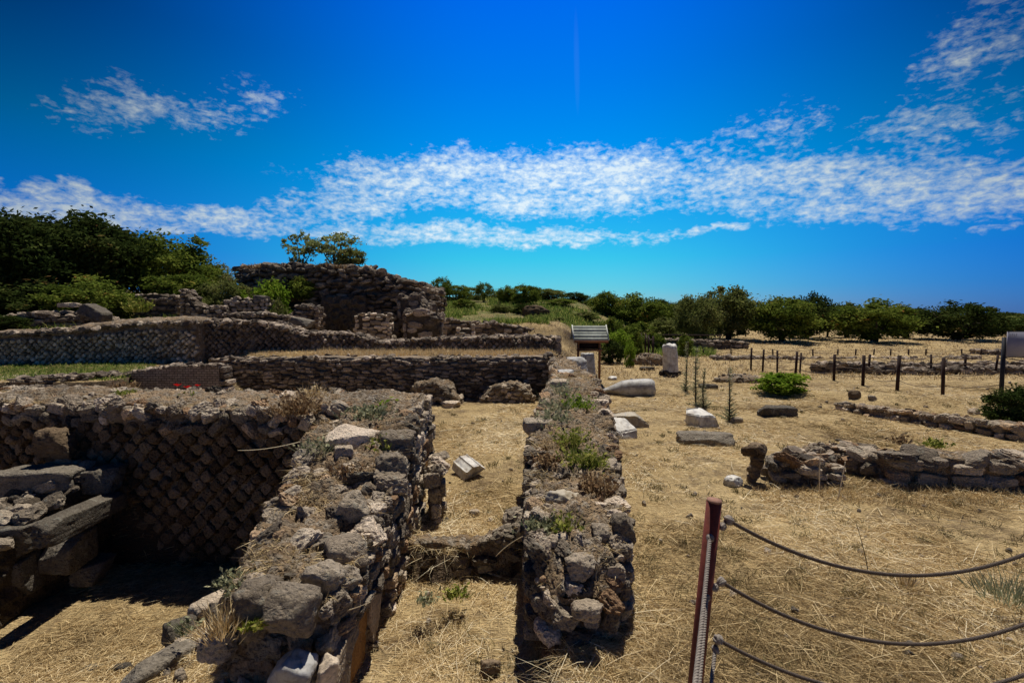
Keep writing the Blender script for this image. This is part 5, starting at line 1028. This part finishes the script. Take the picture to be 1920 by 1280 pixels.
# long single dry stems
def stem_curve(label, pts, r, mat=M_STRAW, name='dry_twig'):
    p = [P(a, b, D=c) for a, b, c in pts]; t = np.linspace(0, 1, 24); n = len(p) - 1; P_ = np.array(p); from math import comb
    C = sum(comb(n, i) * ((1 - t) ** (n - i) * t ** i)[:, None] * P_[i] for i in range(n + 1)); o0 = C[0].copy(); g = Geo(); tube(g, C - o0, np.linspace(r, r * .5, 24), 5, .9); o = g.build(name, mat); o.location = o0; tag(o, label, 'dry twig')
stem_curve('long pale arching stem hanging over the sunken room from the wall junction', [(640, 802, 3.9), (600, 818, 3.75), (520, 846, 3.6), (446, 844, 3.5)], .004)
stem_curve('pale upright stem before the short low wall', [(1537, 922, 4.6), (1535, 880, 4.6), (1540, 838, 4.6)], .006)
stem_curve('second pale stem leaning right before the low walls gap', [(1570, 940, 4.4), (1578, 905, 4.4), (1585, 865, 4.4)], .006)
stem_curve('thin dark stem curving up in the straw under the ropes', [(1628, 1075, 3.2), (1622, 1030, 3.2), (1605, 980, 3.3)], .003, M_BARK)
stem_curve('dry twig sticking out of the near left wall over the passage', [(632, 1148, 2.3), (660, 1143, 2.3), (694, 1128, 2.25)], .003)
stem_curve('dry pale twig across the dark step joint by the central wall', [(930, 1042, 3.2), (960, 1010, 3.2), (1000, 990, 3.1), (1050, 990, 3.05)], .003)
stem_curve('short pale twig over the left edge of the central wall', [(1000, 935, 3.4), (1030, 932, 3.35), (1062, 925, 3.3)], .003)

# ------------------------------------------------------------------ light and sky
SUN_EL, SUN_AZ = R(67), R(14)      # azimuth to the right of the view direction (+Y)
sd = bpy.data.lights.new('sun', 'SUN'); so = bpy.data.objects.new('sun', sd); COL.objects.link(so)
sd.energy = 4.9; sd.angle = R(.5); sd.color = (1, .955, .87)
v = Vector((math.sin(SUN_AZ) * math.cos(SUN_EL), math.cos(SUN_AZ) * math.cos(SUN_EL), math.sin(SUN_EL))); so.rotation_euler = v.to_track_quat('Z', 'Y').to_euler()
w = bpy.data.worlds.new('World'); scene.world = w; w.use_nodes = True
class WT(NT):
    def __init__(s, t): s.t = t; t.nodes.clear(); s.out = t.nodes.new('ShaderNodeOutputWorld')
t = WT(w.node_tree)
tc = t.n('ShaderNodeTexCoord').outputs['Generated']; sx = t.n('ShaderNodeSeparateXYZ'); t.t.links.new(tc, sx.inputs[0]); dx, dy, dz = sx.outputs
az = t.math('MULTIPLY', t.math('ARCTAN2', dx, dy), 57.2958); el = t.math('MULTIPLY', t.math('ARCSINE', dz), 57.2958)
sky = t.n('ShaderNodeTexSky', sky_type='NISHITA', sun_disc=False); sky.sun_elevation = SUN_EL; sky.sun_rotation = SUN_AZ; sky.air_density = 1.0; sky.dust_density = .3; sky.ozone_density = 3.0
grad = t.ramp(t.rng(el, 0, 50), [(0, (.5, .74, 1.08)), (.06, (.24, .84, 1.08)), (.13, (.1, .94, 1.1)), (.3, (.0, .86, 1.35)), (.5, (.0, .62, 1.48)), (.64, (.0, .5, 1.6)), (.8, (.0, .3, 1.2)), (1, (.0, .16, .7))])
# polarised blue with lens vignette painted in: darker to the sides and upper corners
pt = t.n('ShaderNodeMapRange', interpolation_type='SMOOTHSTEP', i_1=4., i_2=56.); t.t.links.new(t.math('ABSOLUTE', t.math('SUBTRACT', az, 3.)), pt.inputs[0]); pt = pt.outputs[0]
vig = t.math('SUBTRACT', 1.0, t.math('MULTIPLY', pt, t.rng(el, 10, 26, .5, .84))); vigr = t.math('MULTIPLY', vig, t.math('SUBTRACT', 1.0, t.math('MULTIPLY', pt, .8)))
skyc = t.mix(sky.outputs[0], grad, 1.0, 'MULTIPLY')
lowk = t.math('MULTIPLY', pt, t.rng(el, 6, 17, 1, 0)); vigg = t.math('MULTIPLY', vig, t.math('SUBTRACT', 1.0, t.math('MULTIPLY', lowk, .5))); vigb = t.math('MULTIPLY', vig, t.math('ADD', 1.0, t.math('MULTIPLY', lowk, .45)))
pc = t.n('ShaderNodeCombineColor'); [t.t.links.new((vigr, vigg, vigb)[k], pc.inputs[k]) for k in range(3)]
pn = t.n('ShaderNodeCombineColor'); [t.t.links.new(vig, pn.inputs[k]) for k in range(3)]
skyc = t.mix(skyc, pc.outputs[0], 1.0, 'MULTIPLY')
# clouds on a high flat layer
inv = t.math('DIVIDE', 1.0, t.math('MAXIMUM', dz, .02)); cv = t.n('ShaderNodeCombineXYZ'); t.t.links.new(t.math('MULTIPLY', dx, inv), cv.inputs[0]); t.t.links.new(t.math('MULTIPLY', dy, inv), cv.inputs[1])
cvec = cv.outputs[0]
wn = t.noise(tc, 5, 5, .65, 0, 'Color'); ws = t.n('ShaderNodeSeparateColor'); t.t.links.new(wn, ws.inputs[0])
azw = t.math('ADD', az, t.math('MULTIPLY', t.math('SUBTRACT', ws.outputs[0], .5), 22)); elw = t.math('ADD', el, t.math('MULTIPLY', t.math('SUBTRACT', ws.outputs[1], .5), 4.5))
def blob(a0, e0, ra, re, tilt=0., amp=1., warp=True):
    c, s_ = math.cos(R(tilt)), math.sin(R(tilt)); A_ = t.math('SUBTRACT', azw if warp else az, a0); E_ = t.math('SUBTRACT', elw if warp else el, e0)
    U = t.math('ADD', t.math('MULTIPLY', A_, c / ra), t.math('MULTIPLY', E_, s_ / ra)); V_ = t.math('ADD', t.math('MULTIPLY', A_, -s_ / re), t.math('MULTIPLY', E_, c / re))
    d = t.math('ADD', t.math('MULTIPLY', U, U), t.math('MULTIPLY', V_, V_)); return t.math('MULTIPLY', t.rng(d, 0, 1.6, 1, 0), amp)
bl = [blob(3, 14.8, 26, 3.7, 0, 1.0), blob(35, 11.6, 22, 3.2, -7, 1.0), blob(-17, 13.0, 12, 2.9, 12, .88), blob(-37, 9.2, 14, 1.8, 3, .95), blob(-4, 9.2, 24, 1.3, 0, .95), blob(22, 9.0, 5, .6, 0, .8), blob(-34, 18.8, 10, 2.2, 19, .58), blob(44, 21, 8, 3.4, 25, .58), blob(43, 15.5, 10, 3.2, 0, .54), blob(28, 16.5, 8, 4, 0, .44), blob(-41.3, 10.6, 1.8, 1.1, -35, .9, False), blob(-44, 10.5, 1.6, .9, 10, .9, False), blob(-47, 10.6, 1.4, .5, 0, .9, False), blob(45, 6.9, 3.5, .5, 4, .7)]
m = bl[0]
for b in bl[1:]: m = t.math('MAXIMUM', m, b)
n1 = t.noise(t.mapping(tc, (1, 1, 2.2), (0, .12, 0)), 9.0, 4, .6, .3); n2 = t.noise(t.mapping(tc, (1, 1, 2.3), (0, -.1, 0)), 50, 4, .6, .35); n3 = t.noise(t.mapping(tc, (1, 1, 1.4)), 110, 3, .6)
nn = t.math('ADD', t.math('ADD', t.math('MULTIPLY', t.math('SUBTRACT', n1, .5), 1.7), t.math('MULTIPLY', t.math('SUBTRACT', n2, .5), 2.2)), t.math('MULTIPLY', t.math('SUBTRACT', n3, .5), .9))
dens = t.math('ADD', t.math('MULTIPLY', t.math('MINIMUM', m, .8), 1.5), t.math('SUBTRACT', nn, .66)); cl = t.math('POWER', t.rng(dens, -.15, .95, 0, .98), 1.35); cl = t.math('MULTIPLY', cl, t.rng(m, 0, .3))
con = blob(7.4, 26.5, .3, 4, 2, .014, False); cl = t.math('MAXIMUM', cl, con)
cc = t.mix(skyc, t.mix((7.6, 8.9, 9.8), pn.outputs[0], .9, 'MULTIPLY'), cl)
bg = t.n('ShaderNodeBackground', i_Strength=.1); t.t.links.new(cc, bg.inputs[0]); t.t.links.new(bg.outputs[0], t.out.inputs[0])
scene.view_settings.view_transform = 'Standard'; scene.view_settings.look = 'None'; scene.view_settings.exposure = 0.0; scene.view_settings.gamma = 1.0
scene.cycles.max_bounces = 5; scene.cycles.diffuse_bounces = 3; scene.cycles.transparent_max_bounces = 4
scene.cycles.use_denoising = True
